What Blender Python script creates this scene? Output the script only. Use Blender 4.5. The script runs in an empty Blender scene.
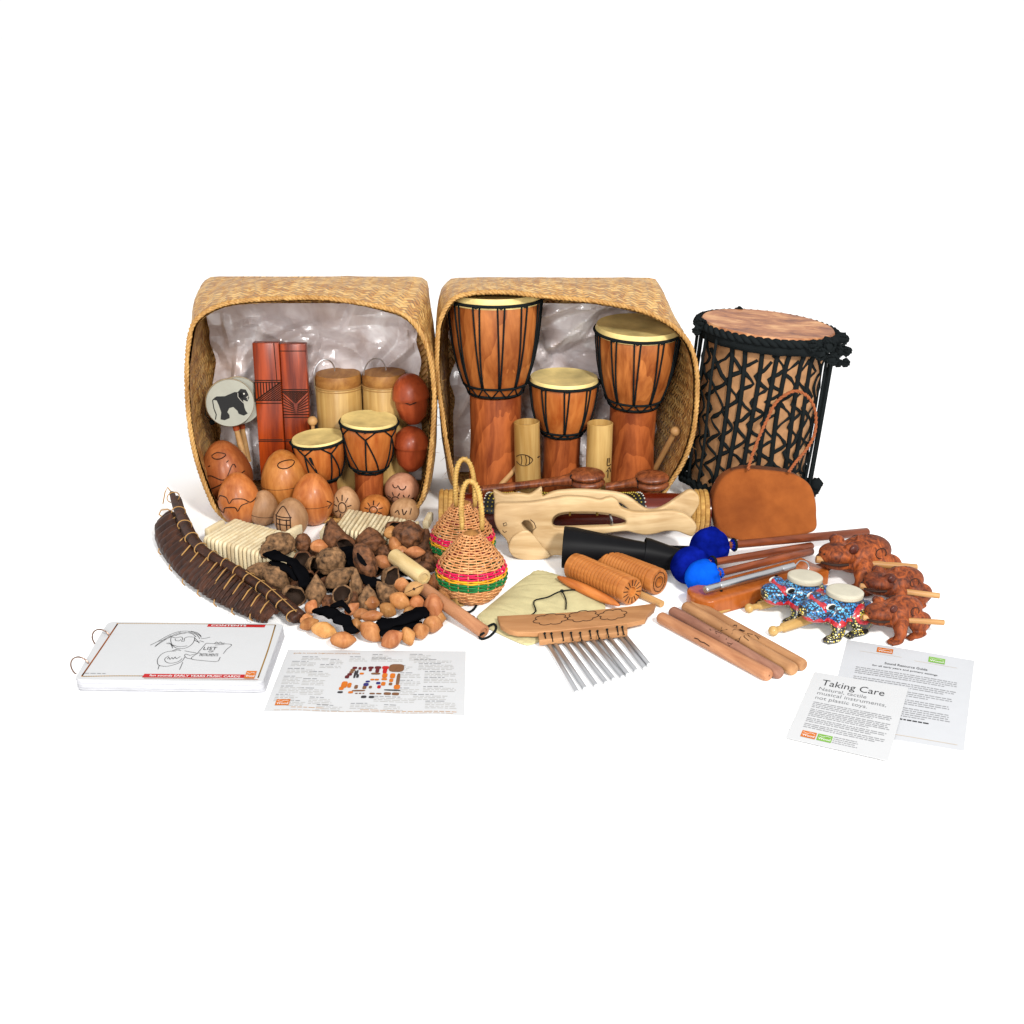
import bpy, bmesh, math, random
from mathutils import Vector, Matrix, noise
random.seed(7)
R = math.radians
S = bpy.context.scene
COL = S.collection
# ---------------------------------------------------------------- camera
CAM = Vector((0, 0, .95)); PITCH = R(20.5); F = 1300.0
FW = Vector((0, math.cos(PITCH), -math.sin(PITCH))); UP = Vector((0, math.sin(PITCH), math.cos(PITCH))); RT = Vector((1, 0, 0))
cd = bpy.data.cameras.new('camera'); cam = bpy.data.objects.new('camera', cd); COL.objects.link(cam)
cam.location = CAM; cam.rotation_euler = (R(90) - PITCH, 0, 0)
cd.sensor_width = 36; cd.lens = F / 1024 * 36; cd.clip_start = .05; cd.clip_end = 300
S.camera = cam
def ray(px, py): return FW + RT * ((px - 512) / F) + UP * ((512 - py) / F)
def P(px, py, Y):
    r = ray(px, py); return CAM + r * (Y / r.y)
def G(px, py, z=0.0):
    r = ray(px, py); return CAM + r * ((z - CAM.z) / r.z)
def mm(pix, p): return pix * (p - CAM).dot(FW) / F
# ---------------------------------------------------------------- objects
WM = {}
def tag(o, label=None, cat=None, group=None, kind=None):
    if label: o['label'] = label
    if cat: o['category'] = cat
    if group: o['group'] = group
    if kind: o['kind'] = kind
def T_(p): return Matrix.Translation(Vector(p))
def thing(name, label, cat, M, group=None):
    o = bpy.data.objects.new(name, None); COL.objects.link(o); o.empty_display_size = .02
    if not isinstance(M, Matrix): M = T_(M)
    o.matrix_world = M; WM[o.name] = M.copy(); tag(o, label, cat, group); return o
def frame(p, z, xh=(1, 0, 0)):
    z = Vector(z).normalized(); x = Vector(xh); x = x - z * x.dot(z)
    if x.length < 1e-4: x = Vector((0, 1, 0)); x = x - z * x.dot(z)
    x.normalize(); y = z.cross(x)
    M = Matrix((x, y, z)).transposed().to_4x4(); M.translation = Vector(p); return M
def seg(p0, p1, xh=(1, 0, 0)): return frame(p0, Vector(p1) - Vector(p0), xh)
def rotm(rx=0, ry=0, rz=0): return Matrix.Rotation(R(rz), 4, 'Z') @ Matrix.Rotation(R(ry), 4, 'Y') @ Matrix.Rotation(R(rx), 4, 'X')
def scm(x, y, z): return Matrix.Diagonal((x, y, z, 1))
class MB:
    def __init__(s): s.v = []; s.f = []; s.uv = {}; s.mi = []; s.cur = 0
    def add(s, vs, fs, uvs=None):
        b = len(s.v); s.v += [Vector(v) for v in vs]
        for i, f in enumerate(fs):
            if uvs: s.uv[len(s.f)] = uvs[i]
            s.f.append([b + k for k in f]); s.mi.append(s.cur)
        return s
    def lathe(s, prof, M=Matrix(), n=40, rf=None):
        vs = []; fs = []; ids = []
        for (r, z) in prof:
            if abs(r) < 1e-6: ids.append([len(vs)]); vs.append(M @ Vector((0, 0, z)))
            else:
                ids.append(list(range(len(vs), len(vs) + n)))
                for k in range(n):
                    a = 2 * math.pi * k / n; q = r * (rf(a, z) if rf else 1)
                    vs.append(M @ Vector((q * math.cos(a), q * math.sin(a), z)))
        for i in range(len(prof) - 1):
            A, B = ids[i], ids[i + 1]
            for k in range(n):
                k2 = (k + 1) % n
                if len(A) == 1 and len(B) == 1: continue
                if len(A) == 1: fs.append([A[0], B[k2], B[k]])
                elif len(B) == 1: fs.append([A[k], A[k2], B[0]])
                else: fs.append([A[k], A[k2], B[k2], B[k]])
        return s.add(vs, fs)
    def tube(s, pts, r, n=8, closed=False, flat=1.0, hint=(0, 0, 1)):
        pts = [Vector(p) for p in pts]; m = len(pts)
        rr = r if isinstance(r, (list, tuple)) else [r] * m
        vs = []; fs = []; up = None
        for i, p in enumerate(pts):
            if closed: t = pts[(i + 1) % m] - pts[i - 1]
            else: t = pts[min(i + 1, m - 1)] - pts[max(i - 1, 0)]
            if t.length < 1e-9: t = Vector((0, 0, 1))
            t.normalize()
            if up is None:
                up = Vector(hint)
                if abs(up.dot(t)) > .95: up = Vector((1, 0, 0)) if abs(t.x) < .9 else Vector((0, 1, 0))
            up = (up - t * up.dot(t)); up.normalize(); sd = t.cross(up)
            for k in range(n):
                a = 2 * math.pi * k / n
                vs.append(p + sd * (math.cos(a) * rr[i]) + up * (math.sin(a) * rr[i] * flat))
        L = m if closed else m - 1
        for i in range(L):
            j = (i + 1) % m
            for k in range(n):
                k2 = (k + 1) % n; fs.append([i * n + k, i * n + k2, j * n + k2, j * n + k])
        if not closed:
            fs.append(list(range(n))[::-1]); fs.append([(m - 1) * n + k for k in range(n)])
        return s.add(vs, fs)
    def rope(s, pts, a, b, pitch, strands=2, closed=False, n=6, step=.004, ph=0):
        pts = resample(pts, step, closed); m = len(pts); fr = []; up = Vector((0, 0, 1)); d = 0; D = [0]
        for i in range(m):
            t = (pts[(i + 1) % m] - pts[i - 1]) if closed else pts[min(i + 1, m - 1)] - pts[max(i - 1, 0)]
            t.normalize()
            if abs(up.dot(t)) > .98: up = Vector((0, 1, 0))
            up = up - t * up.dot(t); up.normalize(); fr.append((up.copy(), t.cross(up)))
            if i: d += (pts[i] - pts[i - 1]).length; D.append(d)
        tot = d + ((pts[0] - pts[-1]).length if closed else 0)
        turns = max(1, round(tot / pitch)) if closed else tot / pitch
        for k in range(strands):
            q = []
            for i in range(m):
                an = 2 * math.pi * (D[i] / tot * turns + k / strands) + ph
                q.append(pts[i] + fr[i][0] * math.cos(an) * a + fr[i][1] * math.sin(an) * a)
            s.tube(q, b, n, closed)
        return s
    def ell(s, M, n=20, m=12, nz=0, nf=2.0, seed=0, pw=0):
        vs = []; fs = []
        for i in range(m + 1):
            th = math.pi * i / m
            for k in range(n):
                a = 2 * math.pi * k / n
                v = Vector((math.sin(th) * math.cos(a), math.sin(th) * math.sin(a), -math.cos(th)))
                if pw: f = 1 - pw * max(0, v.z) ** 1.0; v.x *= f; v.y *= f
                if nz: v *= 1 + nz * noise.noise(v * nf + Vector((seed * 7.3, seed, 0)))
                vs.append(M @ v)
        for i in range(m):
            for k in range(n):
                k2 = (k + 1) % n; fs.append([i * n + k, i * n + k2, (i + 1) * n + k2, (i + 1) * n + k])
        return s.add(vs, fs)
    def box(s, M, x0, x1, y0, y1, z0, z1, b=0):
        bm = bmesh.new(); bmesh.ops.create_cube(bm, size=1)
        for v in bm.verts: v.co = Vector(((x0 + x1) / 2 + v.co.x * (x1 - x0), (y0 + y1) / 2 + v.co.y * (y1 - y0), (z0 + z1) / 2 + v.co.z * (z1 - z0)))
        if b: bmesh.ops.bevel(bm, geom=bm.edges[:], offset=b, segments=2, affect='EDGES', profile=.5)
        return s.frombm(bm, M)
    def frombm(s, bm, M=Matrix()):
        bm.verts.index_update()
        s.add([M @ v.co for v in bm.verts], [[v.index for v in f.verts] for f in bm.faces]); bm.free(); return s
    def prism(s, loops, M, th, b=0):
        """loops: outlines in local x,y; extruded 0..th in z"""
        bm = bmesh.new(); ed = []
        for lp in loops:
            vs = [bm.verts.new((p[0], p[1], 0)) for p in lp]
            for i in range(len(vs)): ed.append(bm.edges.new((vs[i], vs[(i + 1) % len(vs)])))
        bmesh.ops.triangle_fill(bm, use_beauty=True, use_dissolve=False, edges=ed)
        ex = bmesh.ops.extrude_face_region(bm, geom=bm.faces[:])
        for e in ex['geom']:
            if isinstance(e, bmesh.types.BMVert): e.co.z += th
        bmesh.ops.recalc_face_normals(bm, faces=bm.faces[:])
        if b:
            es = [e for e in bm.edges if len(e.link_faces) == 2 and e.calc_face_angle(0) > 1.0 and abs(e.verts[0].co.z - e.verts[1].co.z) < 1e-6]
            bmesh.ops.bevel(bm, geom=es, offset=b, segments=3, affect='EDGES', profile=.5)
        return s.frombm(bm, M)
    def quad(s, a, b, c, d): return s.add([a, b, c, d], [[0, 1, 2, 3]])
    def mesh(s, name, Minv, mats, smooth=True, ang=38):
        me = bpy.data.meshes.new(name); me.from_pydata([Minv @ v for v in s.v], [], s.f)
        for m in mats: me.materials.append(m)
        if s.uv:
            ul = me.uv_layers.new(name='UVMap')
            for p in me.polygons:
                u = s.uv.get(p.index)
                if u:
                    for k, li in enumerate(p.loop_indices): ul.data[li].uv = u[k]
        me.polygons.foreach_set('material_index', s.mi)
        if smooth:
            me.polygons.foreach_set('use_smooth', [True] * len(me.polygons))
            if ang < 180: me.set_sharp_from_angle(angle=R(ang))
        me.update(); return me
def rootM(p):
    while p.parent: p = p.parent
    return WM[p.name]
def part(mb, name, mat, parent, label=None, smooth=True, ang=38, mesh=None, kind=None):
    mats = mat if isinstance(mat, list) else [mat]
    me = mesh or mb.mesh(name, rootM(parent).inverted(), mats, smooth, ang)
    o = bpy.data.objects.new(name, me); COL.objects.link(o); o.parent = parent
    if label: o['label'] = label
    if kind: o['kind'] = kind
    return o
def solo(mb, name, label, cat, mat, M, group=None, smooth=True, ang=38):
    if not isinstance(M, Matrix): M = T_(M)
    mats = mat if isinstance(mat, list) else [mat]
    me = mb.mesh(name, M.inverted(), mats, smooth, ang)
    o = bpy.data.objects.new(name, me); COL.objects.link(o); o.matrix_world = M; WM[o.name] = M.copy()
    tag(o, label, cat, group); return o
def resample(pts, step, closed=False):
    pts = [Vector(p) for p in pts]; n = len(pts); out = []
    rng = n if closed else n - 1
    for i in range(rng):
        if closed: a, b, c, d = pts[i - 1], pts[i], pts[(i + 1) % n], pts[(i + 2) % n]
        else: a, b, c, d = pts[max(i - 1, 0)], pts[i], pts[i + 1], pts[min(i + 2, n - 1)]
        k = max(1, int((c - b).length / step))
        for j in range(k):
            t = j / k
            out.append(.5 * ((2 * b) + (c - a) * t + (2 * a - 5 * b + 4 * c - d) * t * t + (3 * b - a - 3 * c + d) * t ** 3))
    if not closed: out.append(pts[-1])
    return out
def circle(M, r, n=48, z=0): return [M @ Vector((r * math.cos(2 * math.pi * k / n), r * math.sin(2 * math.pi * k / n), z)) for k in range(n)]
def blob(mb, voxel, Minv, mat, name, it=6):
    me = mb.mesh('tmp', Minv, [mat], True, 180); o = bpy.data.objects.new('tmp', me); COL.objects.link(o)
    m = o.modifiers.new('r', 'REMESH'); m.mode = 'VOXEL'; m.voxel_size = voxel; m.use_smooth_shade = True
    m2 = o.modifiers.new('s', 'SMOOTH'); m2.iterations = it; m2.factor = .5
    dg = bpy.context.evaluated_depsgraph_get(); dg.update()
    out = bpy.data.meshes.new_from_object(o.evaluated_get(dg)); out.name = name
    bpy.data.objects.remove(o); bpy.data.meshes.remove(me)
    out.materials.clear(); out.materials.append(mat)
    return out
_tc = {}
def textmesh(s, bold=False):
    if s in _tc: return _tc[s]
    c = bpy.data.curves.new('t', 'FONT'); c.body = s; c.resolution_u = 3; c.offset = .012 if bold else 0
    o = bpy.data.objects.new('t', c); COL.objects.link(o)
    dg = bpy.context.evaluated_depsgraph_get(); dg.update()
    me = bpy.data.meshes.new_from_object(o.evaluated_get(dg))
    v = [tuple(x.co[:2]) for x in me.vertices]; f = [list(p.vertices) for p in me.polygons]
    bpy.data.objects.remove(o); bpy.data.curves.remove(c); bpy.data.meshes.remove(me)
    _tc[s] = (v, f); return v, f
def put_text(mb, s, fn, u0, v0, w=None, h=None, bold=False):
    """fn(u,v)->world. text baseline at (u0,v0), cap height h (v units), width w (u units); v grows away from the reader"""
    v, f = textmesh(s, bold)
    if not v: return
    xs = [a[0] for a in v]; x0, x1 = min(xs), max(xs)
    mb.add([fn(u0 + (a[0] - x0) / (x1 - x0) * w, v0 + a[1] / .7 * h) for a in v], f)
# ---------------------------------------------------------------- materials
def newmat(name):
    m = bpy.data.materials.new(name); m.use_nodes = True; nt = m.node_tree; b = nt.nodes['Principled BSDF']; return m, nt, b
def N(nt, t, **kw):
    n = nt.nodes.new('ShaderNode' + t)
    for k, v in kw.items(): setattr(n, k, v)
    return n
def lk(nt, a, b): nt.links.new(a, b)
def math_(nt, op, a, b=None, c=None):
    n = N(nt, 'Math', operation=op)
    for i, x in enumerate((a, b, c)):
        if x is None: continue
        if isinstance(x, (int, float)): n.inputs[i].default_value = x
        else: lk(nt, x, n.inputs[i])
    return n.outputs[0]
def coords(nt, scale=(1, 1, 1), rnd=True):
    tc = N(nt, 'TexCoord'); out = tc.outputs['Object']
    if rnd:
        oi = N(nt, 'ObjectInfo'); mul = math_(nt, 'MULTIPLY', oi.outputs['Random'], 13.7)
        va = N(nt, 'VectorMath', operation='ADD'); lk(nt, out, va.inputs[0]); lk(nt, mul, va.inputs[1]); out = va.outputs[0]
    mp = N(nt, 'Mapping'); mp.inputs['Scale'].default_value = scale; lk(nt, out, mp.inputs['Vector']); return mp.outputs[0]
def noise_(nt, vec, scale, detail=5, dist=0, rough=.55):
    n = N(nt, 'TexNoise'); n.inputs['Scale'].default_value = scale; n.inputs['Detail'].default_value = detail
    n.inputs['Distortion'].default_value = dist; n.inputs['Roughness'].default_value = rough; lk(nt, vec, n.inputs['Vector']); return n.outputs['Fac']
def ramp(nt, fac, stops, interp='LINEAR'):
    n = N(nt, 'ValToRGB'); cr = n.color_ramp; cr.interpolation = interp
    while len(cr.elements) < len(stops): cr.elements.new(.5)
    for e, (p, c) in zip(cr.elements, stops): e.position = p; e.color = (*c, 1)
    lk(nt, fac, n.inputs[0]); return n.outputs[0]
def bump(nt, b, h, strength=.3, dist=.002):
    n = N(nt, 'Bump'); n.inputs['Strength'].default_value = strength; n.inputs['Distance'].default_value = dist
    lk(nt, h, n.inputs['Height']); lk(nt, n.outputs[0], b.inputs['Normal'])
AL = .67
def sat(c, k=1.10):
    l = .3 * c[0] + .55 * c[1] + .15 * c[2]; return tuple(AL * min(.95, max(.002, l + k * (x - l))) for x in c)
def plain(name, c, rough=.5, metal=0, coat=0, bs=0, bscale=300, sheen=0, var=.12, vs_=40):
    m, nt, b = newmat(name); b.inputs['Roughness'].default_value = rough; b.inputs['Metallic'].default_value = metal; b.inputs['Specular IOR Level'].default_value = 0 if rough > .85 else .22
    b.inputs['Coat Weight'].default_value = coat; b.inputs['Sheen Weight'].default_value = sheen
    c = tuple(x * AL for x in c)
    vec = coords(nt); f = noise_(nt, vec, vs_, 5)
    lk(nt, ramp(nt, f, [(.3, tuple(x * (1 - var) for x in c)), (.7, tuple(min(1, x * (1 + var)) for x in c))]), b.inputs['Base Color'])
    if bs: bump(nt, b, noise_(nt, vec, bscale, 4), bs, .001)
    return m
def wood(name, dk, lt, rough=.42, sc=1.0, grain=(1, 1, .16), coat=.0, mid=None, dist=1.5, bs=.25, blot=None, swirl=0, rv=0):
    m, nt, b = newmat(name); b.inputs['Roughness'].default_value = rough; b.inputs['Coat Weight'].default_value = coat * .35; b.inputs['Specular IOR Level'].default_value = .25
    dk, lt = sat(dk), sat(tuple(x * 1.0 for x in lt)); mid = sat(mid) if mid else None
    b.inputs['Coat Roughness'].default_value = .15
    vec = coords(nt, grain); f = noise_(nt, vec, 26 * sc, 7, dist); f2 = noise_(nt, vec, 130 * sc, 4, .3)
    mix = math_(nt, 'ADD', math_(nt, 'MULTIPLY', f, .72), math_(nt, 'MULTIPLY', f2, .28))
    if swirl:
        wv = N(nt, 'TexWave', wave_type='RINGS', rings_direction='X', wave_profile='SAW'); wv.inputs['Scale'].default_value = 11; wv.inputs['Distortion'].default_value = 9; wv.inputs['Detail'].default_value = 3; wv.inputs['Detail Scale'].default_value = 1.1
        lk(nt, coords(nt, (1, 1, .55)), wv.inputs['Vector']); mix = math_(nt, 'ADD', math_(nt, 'MULTIPLY', mix, 1 - swirl), math_(nt, 'MULTIPLY', wv.outputs['Fac'], swirl)); mix = math_(nt, 'ADD', math_(nt, 'MULTIPLY', math_(nt, 'SUBTRACT', mix, .5), 1.0), .5)
    md = mid or tuple((a + c) / 2 for a, c in zip(dk, lt))
    col = ramp(nt, mix, [(.36, dk), (.5, md), (.62, lt)])
    f3 = noise_(nt, coords(nt, (1, 1, .6)), 9 * sc, 3, .6)
    mx = N(nt, 'Mix', data_type='RGBA', blend_type='MULTIPLY'); mx.inputs['Factor'].default_value = 1
    lk(nt, col, mx.inputs['A']); lk(nt, ramp(nt, f3, [(.3, blot or (.78, .72, .68)), (.65, (1.12, 1.1, 1.08))]), mx.inputs['B'])
    res = mx.outputs['Result']
    if rv:
        oi = N(nt, 'ObjectInfo'); hs = N(nt, 'HueSaturation'); lk(nt, math_(nt, 'ADD', 1 - rv, math_(nt, 'MULTIPLY', oi.outputs['Random'], rv * 1.4)), hs.inputs['Value']); lk(nt, math_(nt, 'ADD', .488, math_(nt, 'MULTIPLY', math_(nt, 'FRACT', math_(nt, 'MULTIPLY', oi.outputs['Random'], 7.3)), .02)), hs.inputs['Hue']); lk(nt, res, hs.inputs['Color']); res = hs.outputs[0]
    lk(nt, res, b.inputs['Base Color']); bump(nt, b, mix, bs, .0012); return m
def weave_mat(name, w, cols):
    m, nt, b = newmat(name); b.inputs['Roughness'].default_value = .5
    uv = N(nt, 'UVMap'); sp = N(nt, 'SeparateXYZ'); lk(nt, uv.outputs[0], sp.inputs[0]); U, V = sp.outputs[0], sp.outputs[1]
    tc = N(nt, 'TexCoord'); wob = noise_(nt, tc.outputs['Object'], 14, 3)
    wv = math_(nt, 'MULTIPLY', math_(nt, 'SUBTRACT', wob, .5), .03)
    # strands run along the two diagonals of the wall
    a = math_(nt, 'DIVIDE', math_(nt, 'ADD', math_(nt, 'ADD', U, V), wv), w)
    c = math_(nt, 'DIVIDE', math_(nt, 'ADD', math_(nt, 'SUBTRACT', U, V), wv), w)
    fa, fc = math_(nt, 'FLOOR', a), math_(nt, 'FLOOR', c)
    over = math_(nt, 'LESS_THAN', math_(nt, 'FLOORED_MODULO', math_(nt, 'ADD', fa, fc), 4), 1.5)
    pa = math_(nt, 'SUBTRACT', 1, math_(nt, 'POWER', math_(nt, 'ABSOLUTE', math_(nt, 'SUBTRACT', math_(nt, 'MULTIPLY', math_(nt, 'FRACT', a), 2), 1)), 3))
    pc = math_(nt, 'SUBTRACT', 1, math_(nt, 'POWER', math_(nt, 'ABSOLUTE', math_(nt, 'SUBTRACT', math_(nt, 'MULTIPLY', math_(nt, 'FRACT', c), 2), 1)), 3))
    def mixf(x, y): return math_(nt, 'ADD', math_(nt, 'MULTIPLY', x, over), math_(nt, 'MULTIPLY', y, math_(nt, 'SUBTRACT', 1, over)))
    h = mixf(pa, pc); idn = mixf(fa, math_(nt, 'ADD', fc, 511))
    wn = N(nt, 'TexWhiteNoise', noise_dimensions='2D'); cb = N(nt, 'CombineXYZ'); lk(nt, idn, cb.inputs[0])
    lk(nt, math_(nt, 'FLOOR', math_(nt, 'DIVIDE', mixf(c, a), 3)), cb.inputs[1]); lk(nt, cb.outputs[0], wn.inputs['Vector'])
    n2 = noise_(nt, tc.outputs['Object'], 60, 4); t = math_(nt, 'ADD', math_(nt, 'MULTIPLY', wn.outputs['Value'], .62), math_(nt, 'MULTIPLY', n2, .38))
    col = ramp(nt, t, [(.12, cols[0]), (.45, cols[1]), (.8, cols[2])])
    mx = N(nt, 'Mix', data_type='RGBA', blend_type='MULTIPLY'); mx.inputs['Factor'].default_value = 1
    hs = N(nt, 'HueSaturation'); hs.inputs['Value'].default_value = AL * 1.05; lk(nt, col, hs.inputs['Color']); col = hs.outputs[0]
    lk(nt, col, mx.inputs['A']); lk(nt, ramp(nt, h, [(.0, (.28, .2, .12)), (.55, (1, 1, 1))]), mx.inputs['B']); lk(nt, mx.outputs['Result'], b.inputs['Base Color'])
    bump(nt, b, h, .8, .003); return m
def dots_mat(name, scale, bg, cols, thr=.32, zone=None):
    m, nt, b = newmat(name); b.inputs['Roughness'].default_value = .3; b.inputs['Coat Weight'].default_value = .3
    vec = coords(nt, rnd=False); vo = N(nt, 'TexVoronoi'); vo.inputs['Scale'].default_value = scale; vo.inputs['Randomness'].default_value = .55
    lk(nt, vec, vo.inputs['Vector'])
    inside = math_(nt, 'LESS_THAN', vo.outputs['Distance'], thr)
    zn = noise_(nt, vec, scale * .16, 1); sp = N(nt, 'SeparateColor'); lk(nt, vo.outputs['Color'], sp.inputs[0])
    t = math_(nt, 'ADD', math_(nt, 'MULTIPLY', zn, .85), math_(nt, 'MULTIPLY', sp.outputs[0], .15))
    k = len(cols); lo, hi = .36, .66
    dc = ramp(nt, t, [(0 if i == 0 else lo + (hi - lo) * i / k, c) for i, c in enumerate(cols)], 'CONSTANT')
    bgc = ramp(nt, t, [(0 if i == 0 else lo + (hi - lo) * i / k, c) for i, c in enumerate(bg)], 'CONSTANT')
    mx = N(nt, 'Mix', data_type='RGBA'); lk(nt, inside, mx.inputs['Factor']); lk(nt, bgc, mx.inputs['A']); lk(nt, dc, mx.inputs['B'])
    lk(nt, mx.outputs['Result'], b.inputs['Base Color']); bump(nt, b, math_(nt, 'SUBTRACT', 1, vo.outputs['Distance']), .2, .001); return m
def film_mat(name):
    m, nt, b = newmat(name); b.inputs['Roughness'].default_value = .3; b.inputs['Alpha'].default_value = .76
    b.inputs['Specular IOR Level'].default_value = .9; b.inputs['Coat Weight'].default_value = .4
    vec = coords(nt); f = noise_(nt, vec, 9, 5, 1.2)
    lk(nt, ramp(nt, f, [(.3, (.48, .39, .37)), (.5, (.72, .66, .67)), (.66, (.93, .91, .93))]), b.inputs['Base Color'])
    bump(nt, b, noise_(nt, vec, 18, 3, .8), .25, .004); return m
m = {}
m['basket'] = weave_mat('woven_palm', .0135, [(.40, .16, .035), (.60, .31, .080), (.82, .50, .17)])
m['rim'] = wood('palm_strand', (.38, .19, .06), (.64, .40, .16), .5, 3)
m['film'] = film_mat('plastic_film')
m['djembe'] = wood('red_mahogany', (.24, .065, .02), (.58, .22, .075), .4, .7, coat=.25, grain=(1, 1, .22), dist=2.2, swirl=.12)
m['djembe_stem'] = wood('red_mahogany_stem', (.20, .045, .017), (.50, .15, .055), .4, .7, coat=.25, grain=(1, 1, .25), dist=2.6, swirl=.13)
m['orange'] = wood('orange_wood', (.38, .10, .03), (.62, .23, .075), .38, 1, coat=.3)
m['egg'] = wood('terracotta_wood', (.42, .14, .04), (.66, .28, .095), .45, 1.2, coat=.2, bs=.12, blot=(.6, .52, .46), rv=.16)
m['egg_pale'] = wood('pale_egg_wood', (.44, .23, .125), (.64, .38, .23), .5, 1.2, bs=.1, blot=(.64, .58, .52), rv=.14)
m['skin'] = plain('drum_skin', (.90, .70, .28), .45, bs=.3, bscale=60, var=.38, vs_=16)
m['skin_white'] = plain('white_hide', (.55, .48, .36), .55, bs=.3, bscale=80)
m['black'] = plain('black_cord', (.014, .017, .018), .88, bs=.4, bscale=900)
m['blackfab'] = plain('black_cloth', (.004, .004, .005), .95, bs=.5, bscale=700)
m['blackmetal'] = plain('black_enamel', (.006, .006, .007), .45)
m['blackmetal'].node_tree.nodes['Principled BSDF'].inputs['Specular IOR Level'].default_value = .07
m['burn'] = plain('burnt_line', (.035, .012, .006), .7)
m['bamboo'] = wood('bamboo', (.42, .25, .085), (.66, .46, .20), .35, .8, (1.5, 1.5, .08), coat=.3, bs=.1)
m['bamboo_end'] = wood('bamboo_lid', (.28, .12, .04), (.46, .24, .08), .5, 1, (1, .3, 1))
m['board'] = wood('red_stained_board', (.12, .015, .007), (.46, .08, .025), .3, .8, (1.2, 1.2, .12), coat=.5)
m['redwood'] = wood('dark_red_wood', (.26, .05, .022), (.46, .105, .045), .4, 1, coat=.2)
m['cream'] = wood('cream_softwood', (.80, .66, .42), (.97, .86, .62), .5, 1.2, bs=.1)
m['catwood'] = wood('pale_jelutong', (.54, .37, .19), (.76, .58, .35), .5, .8, (.16, 1, 1), bs=.15, dist=2.2)
m['pod_dark'] = wood('dark_horn', (.018, .006, .003), (.075, .026, .012), .55, 1.5, coat=0)
m['pod'] = plain('rough_seed_pod', (.19, .10, .045), .8, bs=1, bscale=200, var=.85, vs_=110)
m['pod_brown'] = plain('brown_seed_pod', (.14, .055, .022), .65, bs=1, bscale=160, var=.8, vs_=100)
m['nut'] = wood('tan_nut_shell', (.42, .17, .06), (.66, .34, .15), .5, 1.6, coat=.1, bs=.15, blot=(.6, .5, .42), rv=.28)
m['twine'] = plain('raffia_twine', (.46, .25, .08), .7)
m['cane'] = wood('cane_weave', (.50, .2, .075), (.82, .46, .23), .45, 4)
m['cane_handle'] = wood('cane_handle', (.42, .24, .07), (.66, .46, .17), .5, 4)
m['pink'] = plain('pink_dyed_cane', (.78, .01, .09), .45, var=.2)
m['yellow'] = plain('yellow_dyed_cane', (.85, .40, .012), .45, var=.2)
m['green'] = plain('green_dyed_cane', (.006, .19, .045), .45, var=.25)
m['maroon'] = wood('maroon_lacquer', (.075, .009, .005), (.14, .018, .008), .22, .8, coat=.6, bs=.05)
m['rattan'] = wood('rattan_ring', (.42, .22, .07), (.66, .42, .15), .45, 3)
m['scoop'] = wood('palm_wood', (.09, .022, .010), (.34, .11, .045), .4, 2.6, (1, 1, .1), coat=.2, dist=.8)
m['stickpale'] = wood('beech_stick', (.50, .28, .12), (.66, .42, .2), .5, 1)
m['blackpaint'] = plain('black_paint', (.01, .01, .01), .3)
m['whitedot'] = plain('white_paint', (.7, .68, .6), .4); m['yellowdot'] = plain('yellow_paint', (.55, .42, .05), .4)
m['leather'] = wood('brown_suede', (.25, .07, .018), (.38, .12, .034), .92, .35, (1, 1, 1), bs=.15, dist=.5, blot=(.62, .52, .46))
m['leather_top'] = plain('dark_wood_top', (.13, .045, .02), .6, bs=.3, var=.3)
m['rope_or'] = plain('orange_twisted_rope', (.36, .1, .03), .7, bs=.4, bscale=600)
m['bluedark'] = plain('navy_velvet', (.003, .009, .19), .95, bs=.5, bscale=260, var=.5)
m['blue'] = plain('bright_blue_felt', (.004, .10, .72), .9, bs=.5, bscale=260, var=.25)
m['malletwood'] = wood('mallet_wood', (.13, .034, .016), (.30, .085, .035), .35, 1.5, coat=.3)
m['block'] = wood('polished_orange_block', (.30, .08, .022), (.48, .15, .045), .25, .8, coat=.5)
m['steel'] = plain('polished_steel', (.7, .71, .73), .32, metal=1, var=.05)
m['rod'] = plain('satin_aluminium', (.8, .81, .83), .36, metal=1, var=.05)
m['clave1'] = wood('pinkish_clave', (.38, .17, .09), (.56, .29, .16), .5, 1.2)
m['clave2'] = wood('grey_brown_clave', (.26, .12, .085), (.40, .215, .15), .5, 1.2)
m['clave3'] = wood('golden_clave', (.36, .18, .09), (.56, .32, .165), .5, 1.2)
m['guiro'] = wood('guiro_wood', (.36, .12, .035), (.60, .25, .085), .4, 1, coat=.2)
m['chimeboard'] = wood('chime_board', (.42, .21, .095), (.56, .31, .155), .5, 1, (.15, 1, 1))
m['pouch'] = plain('cream_calico', (.68, .60, .33), .9, bs=.4, bscale=900, var=.08)
m['frog'] = wood('carved_frog_wood', (.08, .018, .009), (.44, .115, .036), .6, 2.2, (1, 1, .5), coat=0, dist=2, blot=(.45, .34, .3), bs=.8)
m['frogeye'] = plain('dark_frog_stain', (.09, .02, .012), .35)
m['dowel'] = wood('yellow_dowel', (.40, .21, .085), (.56, .33, .15), .45, 1.3)
m['frogpaint'] = dots_mat('dot_painted', 250, [(.01, .01, .01), (.02, .1, .22), (.02, .12, .3), (.25, .005, .008), (.01, .01, .01)],
                          [(.62, .5, .08), (.05, .3, .5), (.1, .38, .58), (.4, .012, .02), (.66, .6, .2)], .42)
m['paper'] = plain('white_paper', (.635, .645, .66), .6, var=.01)
m['papercool'] = plain('cool_white_paper', (.60, .615, .645), .6, var=.015)
m['paperedge'] = plain('page_edges', (.60, .605, .64), .7, var=.1)
m['ink'] = plain('black_ink', (.03, .03, .035), .6); m['greyink'] = plain('grey_ink', (.30, .305, .32), .6); m['paleink'] = plain('pale_grey_ink', (.44, .43, .41), .6)
m['palertan'] = plain('pale_tan_ink', (.60, .50, .38), .6)
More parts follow.
